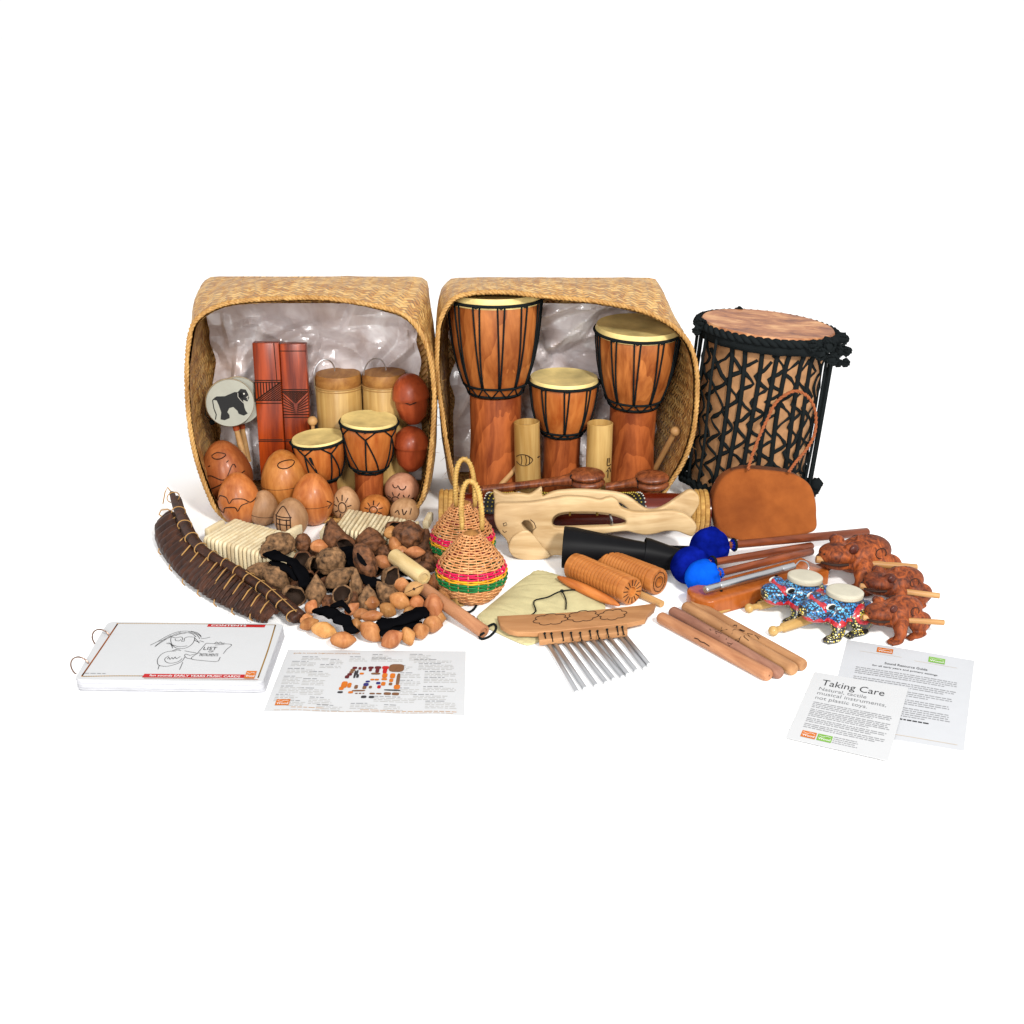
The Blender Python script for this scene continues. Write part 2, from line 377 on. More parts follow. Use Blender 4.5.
m['pr_orange'] = plain('orange_ink', (.62, .16, .01), .5); m['pr_green'] = plain('green_ink', (.2, .45, .05), .5)
m['pr_red'] = plain('red_ink', (.5, .006, .008), .5); m['pr_yellow'] = plain('yellow_ink', (.6, .33, .06), .5); m['pr_white'] = plain('white_ink', (.85, .85, .85), .5, var=.01)
m['pr_brown'] = plain('brown_ink', (.2, .09, .04), .5); m['pr_navy'] = plain('navy_ink', (.02, .02, .15), .5); m['pr_maroon'] = plain('maroon_ink', (.12, .01, .015), .5)
m['bigdrum'] = plain('ochre_drum_cloth', (.42, .215, .095), .7, bs=.4, bscale=150, var=.25)
m['ring'] = plain('aged_metal_ring', (.3,.2,.16), .35, metal=1)
m['yellowpin'] = plain('brass_pin', (.55,.35,.08), .35, metal=1)
m['greyink2'] = plain('mid_grey_ink', (.2,.205,.215), .6)
m['cream2'] = wood('cream_bamboo', (.62,.46,.22), (.82,.66,.38), .4)
m['pr_tan'] = plain('orange_tan_ink', (.52,.27,.1), .6)
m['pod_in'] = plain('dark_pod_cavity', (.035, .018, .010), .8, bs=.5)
def hide_mat():
    q, nt, b = newmat('cow_hide'); b.inputs['Roughness'].default_value = .55
    v = coords(nt, (.8, 1.6, 1)); f = noise_(nt, v, 16, 8, .5, .7)
    lk(nt, ramp(nt, f, [(.34, (.13, .035, .012)), (.5, (.34, .13, .045)), (.66, (.56, .30, .13))]), b.inputs['Base Color']); bump(nt, b, f, .4, .002); return q
m['hide'] = hide_mat()
def ground_mat():
    q, nt, b = newmat('white_ground'); b.inputs['Roughness'].default_value = .6; b.inputs['Specular IOR Level'].default_value = .2
    b.inputs['Base Color'].default_value = (.95, .95, .95, 1); return q
# ---------------------------------------------------------------- ground, world, lights
g = MB(); g.quad((-60, -20, 0), (60, -20, 0), (60, 120, 0), (-60, 120, 0))
go = solo(g, 'ground', None, None, ground_mat(), Matrix(), smooth=False); tag(go, kind='structure')
W = bpy.data.worlds.new('World'); S.world = W; W.use_nodes = True
W.node_tree.nodes['Background'].inputs[0].default_value = (1, 1, 1, 1); W.node_tree.nodes['Background'].inputs[1].default_value = 1.06
def area(name, loc, tgt, size, power, col=(1, 1, 1)):
    l = bpy.data.lights.new(name, 'AREA'); l.shape = 'SQUARE'; l.size = size; l.energy = power; l.color = col
    o = bpy.data.objects.new(name, l); COL.objects.link(o); o.location = loc
    o.rotation_euler = (Vector(tgt) - Vector(loc)).to_track_quat('-Z', 'Y').to_euler(); return o
area('studio_softbox', (1.5, -1.5, 3.0), (0, 2.3, .1), .5, 262, (1, .98, .94))
area('studio_fill_softbox', (-.7, -1.6, 1.7), (0, 2.4, .2), .9, 92, (1, .98, .96))
vs = S.view_settings; vs.view_transform = 'Standard'; vs.look = 'None'; vs.exposure = 0; vs.gamma = 1
S.render.engine = 'CYCLES'; S.render.resolution_x = S.render.resolution_y = 1024
S.cycles.transparent_max_bounces = 12

# ---------------------------------------------------------------- storage baskets
def basket(label, rim_px, Yf, Yb, back_px, seed):
    cx = sum(p[0] for p in rim_px) / len(rim_px)
    rim = resample([P(x, y, Yf) for x, y in rim_px], .01, True)
    c = sum(rim, Vector()) / len(rim); NN = 144
    def by_angle(pts):
        pa = sorted([(math.atan2(p.z - c.z, p.x - c.x) % (2 * math.pi), p) for p in pts]); out = []
        for k in range(NN):
            a = 2 * math.pi * k / NN; j = next((i for i, q in enumerate(pa) if q[0] >= a), 0)
            a1, p1 = pa[j]; a0, p0 = pa[j - 1]; d = (a1 - a0) % (2 * math.pi); t = ((a - a0) % (2 * math.pi)) / d if d > 1e-9 else 0
            out.append(p0.lerp(p1, min(1, max(0, t))))
        return out
    rm = by_angle(rim)
    (xl, zt0), (xr, zt1) = [(P(x, y, Yb).x, P(x, y, Yb).z) for x, y in back_px]
    bk = []; bw, bh = (xr - xl) / 2, (zt0 + zt1) / 4; ex = 26
    for k in range(NN * 3):
        a = 2 * math.pi * k / (NN * 3); ca, sa = math.cos(a), math.sin(a)
        x = math.copysign(abs(ca) ** (2 / ex), ca) * bw; z = math.copysign(abs(sa) ** (2 / ex), sa) * bh
        bk.append(Vector(((xl + xr) / 2 + x, Yb, bh + z)))
    bk = by_angle(bk); M = T_((c.x, Yf, 0))
    t = thing('storage_basket', label, 'basket', M, 'upright woven storage baskets')
    SG = 22
    def surf(i, s, off):
        a, b = rm[i % NN], bk[i % NN]; p = a.lerp(b, s)
        out = Vector((p.x - c.x, 0, p.z - c.z)).normalized()
        bulge = .012 * math.sin(math.pi * min(1, s)) + .004 * noise.noise(p * 9 + Vector((seed, 0, 0))) + .0012 * noise.noise(p * 90)
        p = p + out * (bulge - off); p.z = max(p.z, .001 + (.005 - off) * .2 if off < .005 else .006); return p
    mb = MB(); vs = []; fs = []; uvs = []
    for off in (0, .007):
        peri = [0]
        for i in range(NN): peri.append(peri[-1] + (rm[(i + 1) % NN] - rm[i]).length)
        base = len(vs)
        for s in range(SG + 1):
            for i in range(NN + 1): vs.append(surf(i, s / SG, off))
        for s in range(SG):
            for i in range(NN):
                q = [base + s * (NN + 1) + i, base + s * (NN + 1) + i + 1, base + (s + 1) * (NN + 1) + i + 1, base + (s + 1) * (NN + 1) + i]
                u = [(peri[i], s / SG * (Yb - Yf)), (peri[i + 1], s / SG * (Yb - Yf)), (peri[i + 1], (s + 1) / SG * (Yb - Yf)), (peri[i], (s + 1) / SG * (Yb - Yf))]
                if off: q = q[::-1]; u = u[::-1]
                fs.append(q); uvs.append(u)
    mb.add(vs, fs, uvs)
    part(mb, 'wall', m['basket'], t, smooth=True, ang=70)
    mb = MB(); vs = []; fs = []; uvs = []; K = 12
    for off in (.0, -.007):
        base = len(vs); cc = Vector(((xl + xr) / 2, Yb + off, bh))
        for r in range(K + 1):
            for i in range(NN + 1):
                p = cc.lerp(Vector((bk[i % NN].x, Yb + off, bk[i % NN].z)), r / K); p.y += .004 * noise.noise(p * 12); vs.append(p)
        for r in range(K):
            for i in range(NN):
                q = [base + r * (NN + 1) + i, base + r * (NN + 1) + i + 1, base + (r + 1) * (NN + 1) + i + 1, base + (r + 1) * (NN + 1) + i]
                fs.append(q); uvs.append([(vs[k].x, vs[k].z) for k in q])
    mb.add(vs, fs, uvs); part(mb, 'base', m['basket'], t)
    rp = [Vector((p.x, p.y - .002, max(p.z, .009))) for p in resample(rim, .02, True)]
    mb = MB().rope(rp, .0028, .0029, .026, 3, True, 6, .005); part(mb, 'braided_rim', m['rim'], t, ang=180)
    # stray fibres sticking out of the braid
    mb = MB()
    for k in range(70):
        i = random.randrange(NN); p = surf(i, random.random() * .95, 0); o = (p - Vector((c.x, p.y, c.z))).normalized()
        d = Vector((random.uniform(-1, 1), random.uniform(-1, .3), random.uniform(-1, 1))).normalized()
        if p.z < .03: continue
        L = random.uniform(.004, .014); mb.tube([p, p + (d * .8 + o * .35) * L * .6, p + (d + o * .9) * L], [.0005, .0004, .0002], 3)
    part(mb, 'loose_fibre', m['rim'], t); return t
RIM_L = [(188, 350), (187, 385), (190, 425), (197, 460), (208, 492), (219, 512), (240, 524), (290, 526), (350, 526), (400, 522), (418, 506), (426, 484), (432, 440), (434, 391), (427, 347), (409, 318), (378, 306), (326, 298), (280, 298), (247, 300), (223, 304), (204, 313), (193, 325)]
RIM_R = [(440, 322), (437, 352), (438, 382), (442, 411), (446, 440), (451, 466), (458, 490), (475, 508), (510, 515), (560, 516), (620, 514), (655, 502), (669, 484), (683, 462), (692, 437), (696, 410), (697, 376), (692, 350), (680, 332), (662, 319), (637, 309), (596, 301), (543, 296), (508, 292), (473, 293), (452, 300)]
basket('left woven palm basket on its side, holding wooden eggs, bamboo shakers and small drums', RIM_L, 2.47, 2.76, [(203, 278), (428, 275)], 1)
basket('right woven palm basket standing on its side, holding three large rope-tuned drums', RIM_R, 2.53, 2.80, [(445, 279), (660, 276)], 5)
def film(label, px0, px1, py0, py1, Y, seed, amp):
    mb = MB(); nx, ny = 120, 110; vs = []; rn = random.Random(seed)
    a = P(px0, py0, Y); b = P(px1, py1, Y); ct = Vector(((a.x + b.x) / 2, 0, (a.z + b.z) / 2)); F_ = []
    for k in range(120):
        c = Vector((rn.uniform(a.x, b.x), 0, rn.uniform(0, a.z))); an = rn.uniform(0, math.pi); F_.append((c, Vector((math.cos(an), 0, math.sin(an))), rn.uniform(.02, .10), rn.uniform(-1, 1)))
    for j in range(ny + 1):
        for i in range(nx + 1):
            u, v = i / nx, j / ny; p = Vector((a.x + (b.x - a.x) * u, 0, a.z + (b.z - a.z) * v)); y = 0
            w_ = noise.noise_vector(p * 7 + Vector((seed, 0, 0))) * .018; q = p + w_
            for c, n_, s_, am in F_:
                d = q - c; e = (d.length / s_) ** 2
                if e < 5: y += am * math.exp(-e * .7) * (1 - min(1.2, abs(d.dot(n_)) / (s_ * .32)))
            y = Y - amp * (.45 + .42 * y) - .035 * max(0, 1 - v * 8)
            ed = .012 * noise.noise(Vector((p.z * 20, seed, 1))) * (u < .02 or u > .98)
            vs.append((p.x + ed, min(y, Y), max(.012, p.z)))
    fs = [[j * (nx + 1) + i, j * (nx + 1) + i + 1, (j + 1) * (nx + 1) + i + 1, (j + 1) * (nx + 1) + i] for j in range(ny) for i in range(nx)]
    mb.add(vs, fs)
    return solo(mb, 'plastic_liner', label, 'plastic liner', m['film'], T_((ct.x, Y, 0)), 'crumpled plastic liners in the baskets', ang=9)
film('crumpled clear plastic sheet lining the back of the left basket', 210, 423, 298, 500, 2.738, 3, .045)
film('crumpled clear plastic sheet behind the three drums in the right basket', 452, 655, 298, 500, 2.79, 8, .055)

# ---------------------------------------------------------------- rope-tuned goblet drums
def djembe(label, px, py, Y, rpx, waist, n, style, group, tx=0, ty=0, stem=.56, foot=.62, mat='djembe', zt=None):
    top = P(px, py, Y); H = top.z; Rr = mm(rpx, top); wz = waist * H
    M = T_((top.x, Y, 0)) @ T_((0, 0, H)) @ rotm(tx, ty, random.uniform(0, 40)) @ T_((0, 0, -H))
    t = thing('goblet_drum', label, 'drum', M, group)
    bw = [(stem * .98, wz), (stem * 1.05, wz + .015 * H), (.70, wz + (H - wz) * .14), (.82, wz + (H - wz) * .32), (.9, wz + (H - wz) * .52), (.955, wz + (H - wz) * .75), (.985, H * .975), (.97, H * .99)]
    b = MB(); b.lathe([(r * Rr, z) for r, z in bw] + [(0, H * .985)], M, 64); part(b, 'bowl', m[mat], t)
    b = MB(); b.lathe([(0, 0), (foot * Rr * .97, 0), (foot * Rr, .008), (foot * .97 * Rr, wz * .15), (stem * Rr * .98, wz * .6), (stem * Rr, wz * .99), (stem * Rr * .6, wz)], M, 56)
    part(b, 'stem', m['djembe_stem'], t)
    b = MB(); b.lathe([(Rr * .99, H * .96), (Rr * 1.005, H * .985), (Rr * .97, H + .003), (Rr * .85, H + .001), (0, H - .001)], M, 64); part(b, 'drum_skin', m['skin'], t)
    b = MB(); q = .0026 if Rr > .065 else .0024
    def ring(r, z, rr): b.tube(circle(M, r, 64, z), rr, 6, True)
    def rad(z):
        for (r0, z0), (r1, z1) in zip(bw, bw[1:]):
            if z0 <= z <= z1: return Rr * (r0 + (r1 - r0) * (z - z0) / (z1 - z0 + 1e-9))
        return Rr * (bw[0][0] if z < bw[0][1] else .99)
    def pt(a, z, o=.0015): r = rad(z) + o; return M @ Vector((r * math.cos(a), r * math.sin(a), z))
    ring(Rr * 1.02, H * .975, q * 1.25); zl = wz + (H - wz) * .11; ring(rad(zl) + .002, zl, q); zb = wz + .002; ring(stem * Rr + .003, zb + .002, q)
    for k in range(n):
        a = 2 * math.pi * k / n; da = .075 if style == 'pair' else 2 * math.pi / n * .5
        lo = zl
        if style == 'pair':
            for s in (-1, 1): b.tube([pt(a + s * da * (1 - .75 * f), H * .975 + (lo - H * .975) * f, .002) for f in [i / 10 for i in range(11)]], q * .72, 5)
        else:
            zm = H - (H - wz) * .22
            b.tube([pt(a - da * .75 * (1 - f), H * .97 + (zm - H * .97) * f) for f in (0, .5, 1)], q * .7, 5); b.tube([pt(a + da * .75 * (1 - f), H * .97 + (zm - H * .97) * f) for f in (0, .5, 1)], q * .7, 5)
            b.tube([pt(a, zm + (lo - zm) * f) for f in [i / 6 for i in range(7)]], q * .7, 5)
            b.tube([pt(a + da * 1.2 * f, zm + (lo - zm) * f) for f in [i / 6 for i in range(7)]], q * .7, 5)
        b.ell(T_(pt(a, H * .97, .003)) @ scm(q * 1.7, q * 1.7, q * 1.4), 8, 6)
        # small zigzag below the lower ring
        b.tube([pt(a, zl), pt(a + math.pi / n, zb, .004)], q * .6, 5); b.tube([pt(a + math.pi / n, zb, .004), pt(a + 2 * math.pi / n, zl)], q * .6, 5)
    part(b, 'lacing', m['black'], t, ang=180); return t, M, rad
GB = 'large goblet drums in the right basket'; GS = 'small goblet drums in the left basket'
djembe('tallest goblet drum, at the left of the right basket, just under its rim', 495, 292, 2.63, 47.5, .525, 12, 'pair', GB)
djembe('large goblet drum with swirling wood grain at the right of the right basket', 638.5, 326, 2.635, 43, .54, 11, 'pair', GB, tx=4, ty=1)
djembe('smallest of the three goblet drums in the right basket, in the middle', 564, 378, 2.64, 34.5, .53, 9, 'pair', GB, tx=2, mat='orange')
t2, Md, _ = djembe('small goblet drum leaning left of its twin, half behind the orange eggs', 318, 438, 2.56, 26.5, .4, 6, 'vee', GS, ty=-4, tx=2, mat='orange', stem=.5, foot=.58)
djembe('upper small goblet drum with bold black V lacing in front of the bamboo shakers', 369, 420, 2.57, 28.5, .42, 6, 'vee', GS, tx=3, ty=1, mat='orange', stem=.52, foot=.58)
# gathered tail of spare cord on two of the drums
sp = MB(); sp.tube([P(309, 448, 2.52), P(311, 458, 2.515), P(317, 470, 2.52), P(322, 479, 2.53)], [.004, .006, .005, .003], 8); sp.ell(T_(P(309, 449, 2.518)) @ scm(.007, .006, .007), 10, 8, .3, 3)
part(sp, 'spare_cord', m['black'], t2)

# ---------------------------------------------------------------- engraved helpers
def surfline(mb, rf, pts, M, w, step=.003, yaw=0):
    """burnt line drawn on the camera side of a lathe; pts in local (x,z)"""
    pts = resample([(x, 0, z) for x, z in pts], step); out = []
    for p in pts:
        r = rf(p.z); x = max(-r * .98, min(r * .98, p.x)); out.append(M @ rotm(0, 0, yaw) @ Vector((x, -math.sqrt(max(0, r * r - x * x)) - w * .3, p.z)))
    if len(out) > 1: mb.tube(out, w, 4)
def plane_line(mb, M, pts, w, closed=False):
    mb.tube([M @ Vector((p[0], p[1], 0)) for p in pts], w, 4, closed)

# ---------------------------------------------------------------- eggs
def egg(label, px, py, rx, ry, lean, Y, mat, draw, seam=None, round_=False):
    p = G(px, py, mm(ry, P(px, py, 2.5))) if Y is None else P(px, py, Y)
    a, c = mm(rx * 1.05, p), mm(ry * 1.03, p)
    if Y is None: p = G(px, py, c)
    if p.z < c: p = G(px, py, c)
    M = T_(p) @ rotm(0, lean, 0) @ T_((0, 0, -c))
    pw = 0 if round_ else .17
    def rf(z):
        t = max(-1, min(1, z / c - 1)); k = 1 - pw * max(0, t) * .9; return a * math.sqrt(max(0, 1 - t * t)) * k
    H = 2 * c; n = 28; prof = [(rf(c - c * math.cos(math.pi * i / n)), c - c * math.cos(math.pi * i / n)) for i in range(n + 1)]; prof[0] = (0, 0); prof[-1] = (0, H)
    t = thing('egg_shaker', label, 'egg shaker', M, 'turned wooden egg shakers'); b = MB(); b.lathe(prof, M, 48); part(b, 'shell', m[mat], t)
    b = MB(); w = .0012
    for ln in draw: surfline(b, rf, [(x * a, c + z * c) for x, z in ln], M, w)
    if seam is not None:
        zz = c * (1 + seam); b.tube(circle(M, rf(zz) + .0001, 48, zz), .0005, 4, True)
    if b.v: part(b, 'burnt_drawing', m['burn'], t)
def arc(cx, cz, r, a0, a1, n=10, sx=1): return [(cx + r * sx * math.cos(R(a0 + (a1 - a0) * i / n)), cz + r * math.sin(R(a0 + (a1 - a0) * i / n))) for i in range(n + 1)]
def sun(cx, cz, r, n=9): return [arc(cx, cz, r, 0, 360, 14)] + [[(cx + 1.3 * r * math.cos(R(q)), cz + 1.3 * r * math.sin(R(q))), (cx + 2.3 * r * math.cos(R(q)), cz + 2.3 * r * math.sin(R(q)))] for q in range(10, 370, 360 // n)]
egg('biggest orange wooden egg with zigzag mountains, leaning at the far left of the left basket', 227, 474, 24, 34, -9, 2.575, 'egg',
    [[(-.95, -.3), (-.5, .2), (.12, .06), (.5, .4), (.6, .3)], [(-.9, -.28), (.2, .0), (.85, .12)], [(-.25, .72), (-.05, .78), (.2, .74), (.3, .68), (.1, .62), (-.15, .64), (-.25, .70)], [(-.45, .45), (-.36, .47)], [(.3, .5), (.38, .53)]])
egg('plump orange egg with an oval ring near its top, below the red carved boards', 285, 482, 22.5, 32, -4, 2.585, 'egg', [arc(.25, .68, .1, 0, 360, 16, 3.2)], seam=.0)
egg('orange egg with a wavy cloud line and cracked lower edge, behind the left clacker', 239, 499, 20, 27, -3, None, 'egg',
    [[(-.9, .1), (-.75, .3), (-.4, .3), (-.25, .1), (-.05, .25), (.4, .22), (.7, .05), (.95, .15)], [(-.9, -.2), (-.65, -.3), (-.5, -.08), (0, -.05), (.1, -.2), (.3, .0), (.6, .05)]])
egg('brownish plain wooden egg between the cracked egg and the house egg', 263, 508, 14.5, 18, 8, None, 'egg_pale', [], seam=-.25)
egg('pale wooden egg with a burnt drawing of a house, standing foremost', 291, 518, 16.5, 20.5, 0, None, 'egg_pale',
    [[(-.75, .3), (-.3, .75), (.15, .3)], [(-.8, .3), (-.3, .3), (.2, .3)], [(-.72, .3), (-.72, .0), (-.72, -.45)], [(.12, .3), (.12, .0), (.12, -.45)], [(-.5, .22), (-.5, -.4)], [(-.1, .22), (-.1, -.4)], [(-.7, -.05), (.1, -.05)], [(-.7, .18), (.1, .18)]])
egg('glossy orange egg with a curl on its right cheek, below the leaning small drum', 313, 499, 20, 26.5, 0, None, 'egg', [[(.75, .1), (.92, -.05), (.78, -.2)], [(-.95, -.2), (-.7, -.25), (-.6, -.4)]], seam=-.1)
egg('pale orange egg with a rayed sun drawing, left of the right clacker', 346, 504, 13.5, 18, 0, None, 'egg_pale', sun(-.15, .05, .28))
egg('low orange egg with a sun drawing, in front of the upper small drum', 375, 508, 15, 13, 0, None, 'egg', sun(0, .25, .25), round_=True)
egg('round pale wooden ball with scratched flower drawing beside the right rim of the left basket', 402, 489, 16.5, 16, 0, 2.56, 'egg_pale', sun(-.3, -.35, .22, 7) + sun(.3, -.4, .18, 7) + [arc(.1, .5, .2, 180, 360), arc(-.3, .55, .15, 180, 360)], round_=True)
egg('small round wooden ball under the pale flower ball, partly hidden by the right clacker', 405, 511, 14, 13, 0, None, 'egg_pale', [[(-.6, .2), (-.4, .4), (-.3, .1)], [(-.1, .5), (0, .1), (.2, .4)], [(.4, .1), (.5, .5)]], round_=True)

# ---------------------------------------------------------------- red acorn shakers
def acorn(label, px, py, rx, Y, ball):
    p = P(px, py, Y); r = mm(rx, p)
    M = T_((p.x, Y, p.z)) @ rotm(0, -5 if ball else 2, 0)
    t = thing('acorn_shaker', label, 'shaker', M, 'dark red wooden shakers')
    h = 1.45 * r
    b = MB(); b.lathe([(0, -h * 1.0), (.35 * r, -h), (.75 * r, -h * .72), (.9 * r, -h * .3), (.93 * r, .02 * r), (0, .02 * r)], M, 48, rf=lambda a, z: 1 + .015 * math.sin(a * 26)); part(b, 'ribbed_body' if not ball else 'lower_shell', m['redwood'], t)
    b = MB(); b.lathe([(.9 * r, 0), (1.03 * r, .01 * r), (1.05 * r, .12 * r)] + [(1.03 * r * math.cos(R(q)), .1 * r + r * (1.05 if not ball else 1.3) * math.sin(R(q))) for q in range(10, 90, 8)] + [(0, .1 * r + r * (1.05 if not ball else 1.3))], M, 48); part(b, 'cap', m['redwood'], t)
    if ball:
        b = MB(); q = lambda z: 1.03 * r; b.tube([M @ Vector((x * r, -.98 * r, z * r)) for x, z in ((-.25, .02), (0, -.12), (.35, -.02))], .0012, 4); part(b, 'smile_groove', m['burn'], t)
acorn('upper dark red wooden shaker with smile groove, by the right rim of the left basket', 411, 398, 18, 2.62, True)
acorn('lower dark red acorn-shaped shaker with ribbed body, above the flower ball', 411, 446, 17.5, 2.60, False)

# ---------------------------------------------------------------- bamboo shakers with wire loops
def bamboo_drum(label, px, py, Y, rpx, lx0, lx1):
    top = P(px, py, Y); r = mm(rpx, top); H = top.z; M = T_((top.x, Y, 0)); t = thing('bamboo_shaker', label, 'shaker', M, 'wide bamboo shakers with wire loops')
    b = MB(); b.lathe([(0, 0), (r, 0), (r, H * .9), (r * .97, H * .91), (0, H * .91)], M, 48); part(b, 'tube', m['bamboo'], t)
    b = MB(); b.lathe([(r * .96, H * .9), (r * 1.0, H * .915), (r * 1.01, H * .97), (r * .96, H), (r * .6, H * 1.004), (0, H)], M, 48); part(b, 'lid', m['bamboo_end'], t)
    b = MB(); b.tube(circle(M, r * 1.01, 40, H * .905), .0016, 5, True); b.tube(circle(M, r * 1.01, 40, H * .885), .0012, 5, True); part(b, 'binding_wire', m['twine'], t)
    b = MB(); a = P(lx0, py + 6, Y - r * .6); c = P(lx1, py + 1, Y - r * .2); pts = []
    for i in range(17):
        f = i / 16; pts.append(a.lerp(c, .5 - .5 * math.cos(math.pi * f)) + Vector((0, 0, .03 * math.sin(math.pi * f) + .006)))
    pts = [M @ Vector((-r * .99, -.005, H * .78))] + pts if px < 350 else pts
    b.tube(pts, .0014, 6); part(b, 'wire_loop', m['steel'], t)
bamboo_drum('bamboo shaker with a full tall wire loop, nearer the red carved boards', 338, 373, 2.665, 23, 314, 335)
bamboo_drum('bamboo shaker partly hidden by the upper red shaker', 384, 372, 2.665, 22, 364, 386)

# ---------------------------------------------------------------- carved red boards
def board(label, x0, x1, y0, band, Y, style):
    a, c = P(x0, y0, Y), P(x1, y0, Y); H = a.z; w = c.x - a.x; M = T_((a.x + w / 2, Y, 0)) @ T_((0, 0, 0)) @ rotm(-2, 0, 0)
    t = thing('carved_clapper', label, 'wooden clapper', M, 'red carved wooden clappers')
    b = MB(); b.box(M, -w / 2, w / 2, -.012, .012, 0, H, .002); part(b, 'board', m['board'], t)
    b = MB(); zs = [P(x0, yy, Y).z for yy in band]; z1, z0 = zs; y = -.0122
    def L(p, q, wd=.0011): b.tube([M @ Vector((p[0], y, p[1])), M @ Vector((q[0], y, q[1]))], wd, 4)
    for zz in (z0, z1, z0 - .006, z1 + .004): L((-w / 2, zz), (w / 2, zz))
    n = 9
    if style == 0:
        L((-w / 2, z0), (w / 2, z1), .0016)
        for i in range(n):
            f = i / n; x = -w / 2 + w * f; L((x, z1), (x, z0 + (z1 - z0) * f), .0012)
            L((x, z0), (w / 2, z0 + (z1 - z0) * (1 - f)), .0012)
    else:
        for i in range(7):
            f = i / 7; L((-w / 2 + w / 2 * f, z1), (0, z1 - (z1 - z0) * (1 - f) * .5), .0011); L((w / 2 - w / 2 * f, z1), (0, z1 - (z1 - z0) * (1 - f) * .5), .0011)
            L((-w / 2, z0 + (z1 - z0) * f), (-w * .5 * f * .2, z0 + (z1 - z0) * .5 * (1 - f * .0) * f), .0011); L((w / 2, z0 + (z1 - z0) * f), (w * .5 * f * .2, z0 + (z1 - z0) * .5 * f), .0011)
    L((-w / 2 + .003, H * .38), (w / 2 - .003, H * .38)); L((-w / 2, H * .37), (w / 2, H * .37)); L((w * .32, H), (w * .36, z1), .0009) if style == 0 else L((-w / 2, H * .955), (w / 2, H * .955), .0009)
    part(b, 'carved_lines', m['burn'], t, kind=None); return t
board('left red carved board with a single diagonal in its hatched band', 252, 278.5, 343, (382, 400), 2.645, 0)
board('right red carved board with a crossed chevron band, beside the bamboo shaker', 279.5, 305.5, 344, (391, 414), 2.65, 1)

# ---------------------------------------------------------------- twist rattle drums
def rattle(label, px, py, rpx, Y, hx, hy, pic, grp='small hand rattle drums'):
    p = P(px, py, Y); r = mm(rpx, p); dirn = (CAM - p); dirn.z *= .6; dirn.x += .15; M = frame(p, dirn)
    up = M.to_3x3() @ Vector((0, 1, 0))
    t = thing('rattle_drum', label, 'rattle drum', M, grp)
    b = MB(); b.lathe([(r * .97, -.022), (r, -.02), (r, -.003), (r * .97, 0)], M, 48); part(b, 'frame', m['cream'], t)
    b = MB(); b.lathe([(r * .995, -.003), (r * .97, .0015), (0, .0015)], M, 48); b.lathe([(0, -.0235), (r * .97, -.0235), (r * .995, -.019)], M, 48); part(b, 'drum_skin', m['ratskin'], t)
    hd = P(hx, hy, Y + .01); dv = (hd - p).normalized(); b = MB(); s0 = p - (M.to_3x3() @ Vector((0, 0, 1))) * .011
    b.tube([s0 + dv * (r * .95), s0 + dv * (r + .012)], .007, 12); part(b, 'ferrule', m['redwood'], t)
    b = MB(); b.tube([s0 + dv * (r + .010), s0 + dv * (r + .05), hd], [.0055, .007, .0075], 12); part(b, 'handle', m['stickpale'], t)
    b = MB(); q = s0 + Vector((-r * .8, 0, -r * .85)); b.tube([s0 + Vector((-r * .98, 0, 0)), s0 + Vector((-r * 1.02, -.01, -r * .5)), q], .001, 4); b.ell(T_(q) @ scm(.006, .006, .006), 12, 8); part(b, 'bead_on_cord', m['black'], t)
    if pic:
        b = MB(); s = r / 24
        def pg(pts): b.prism([[(x * s, y * s) for x, y in pts]], M @ T_((0, 0, .0014)), .0006)
        # dark long-tailed animal, side view, head at the right
        ox, oy = 230, 403
        o = [(213, 399), (217, 396), (225, 396), (235, 392), (243, 393), (243, 401), (244, 408), (245, 411), (247, 414), (243, 416), (238, 414), (237, 411), (233, 407), (229, 408), (227, 412), (229, 415), (229, 418), (224, 420), (220, 419), (221, 412), (219, 405), (217, 400)]
        pg([(x - ox, oy - y) for x, y in o][::-1])
        tl = [(216, 397), (213, 400), (214, 408), (216, 414), (215, 419)]; b.tube([M @ Vector(((x - ox) * s, (oy - y) * s, .0018)) for x, y in tl], .0016, 6, flat=.6)
        pg([(x - ox, oy - y) for x, y in [(238, 392), (241, 389), (246, 390), (248, 394), (249, 398), (247, 402), (243, 400), (239, 397)]][::-1])
        part(b, 'painted_animal', m['blackpaint'], t)
        b = MB(); b.lathe([(0, 0), (.0018, 0), (.0018, .0006), (0, .0008)], M @ T_(((244 - ox) * s, (oy - 394) * s, .0018)), 10)
        pts = [(246, 398), (248, 396), (247, 400)]; b.tube([M @ Vector(((x - ox) * s, (oy - y) * s, .0022)) for x, y in pts], .0008, 5)
        pts = [(238, 393), (238, 397), (241, 401), (244, 404)]; b.tube([M @ Vector(((x - ox) * s, (oy - y) * s, .0022)) for x, y in pts], .0006, 5)
        part(b, 'painted_highlight', m['whitedot'], t)
m['ratskin'] = plain('pale_grey_skin', (.44, .44, .37), .5, var=.06)
rattle('grey-white hand drum on a stick with a painted black long-tailed animal', 230, 403, 24, 2.60, 244, 458, True)
rattle('second hand drum on a stick hidden behind the one with the black animal', 238, 401, 24, 2.64, 248, 462, False)
b = MB(); p = P(312.5, 421, 2.62); b.ell(T_(p) @ scm(.0105, .0105, .0105), 20, 14); tq = thing('ball_beater', 'small pale ball beater standing between the red boards and the bamboo shaker', 'beater', T_((p.x, p.y, 0)))
part(b, 'ball', m['stickpale'], tq); b = MB(); b.tube([p, (p.x, p.y, 0)], .004, 10); part(b, 'stick', m['stickpale'], tq)

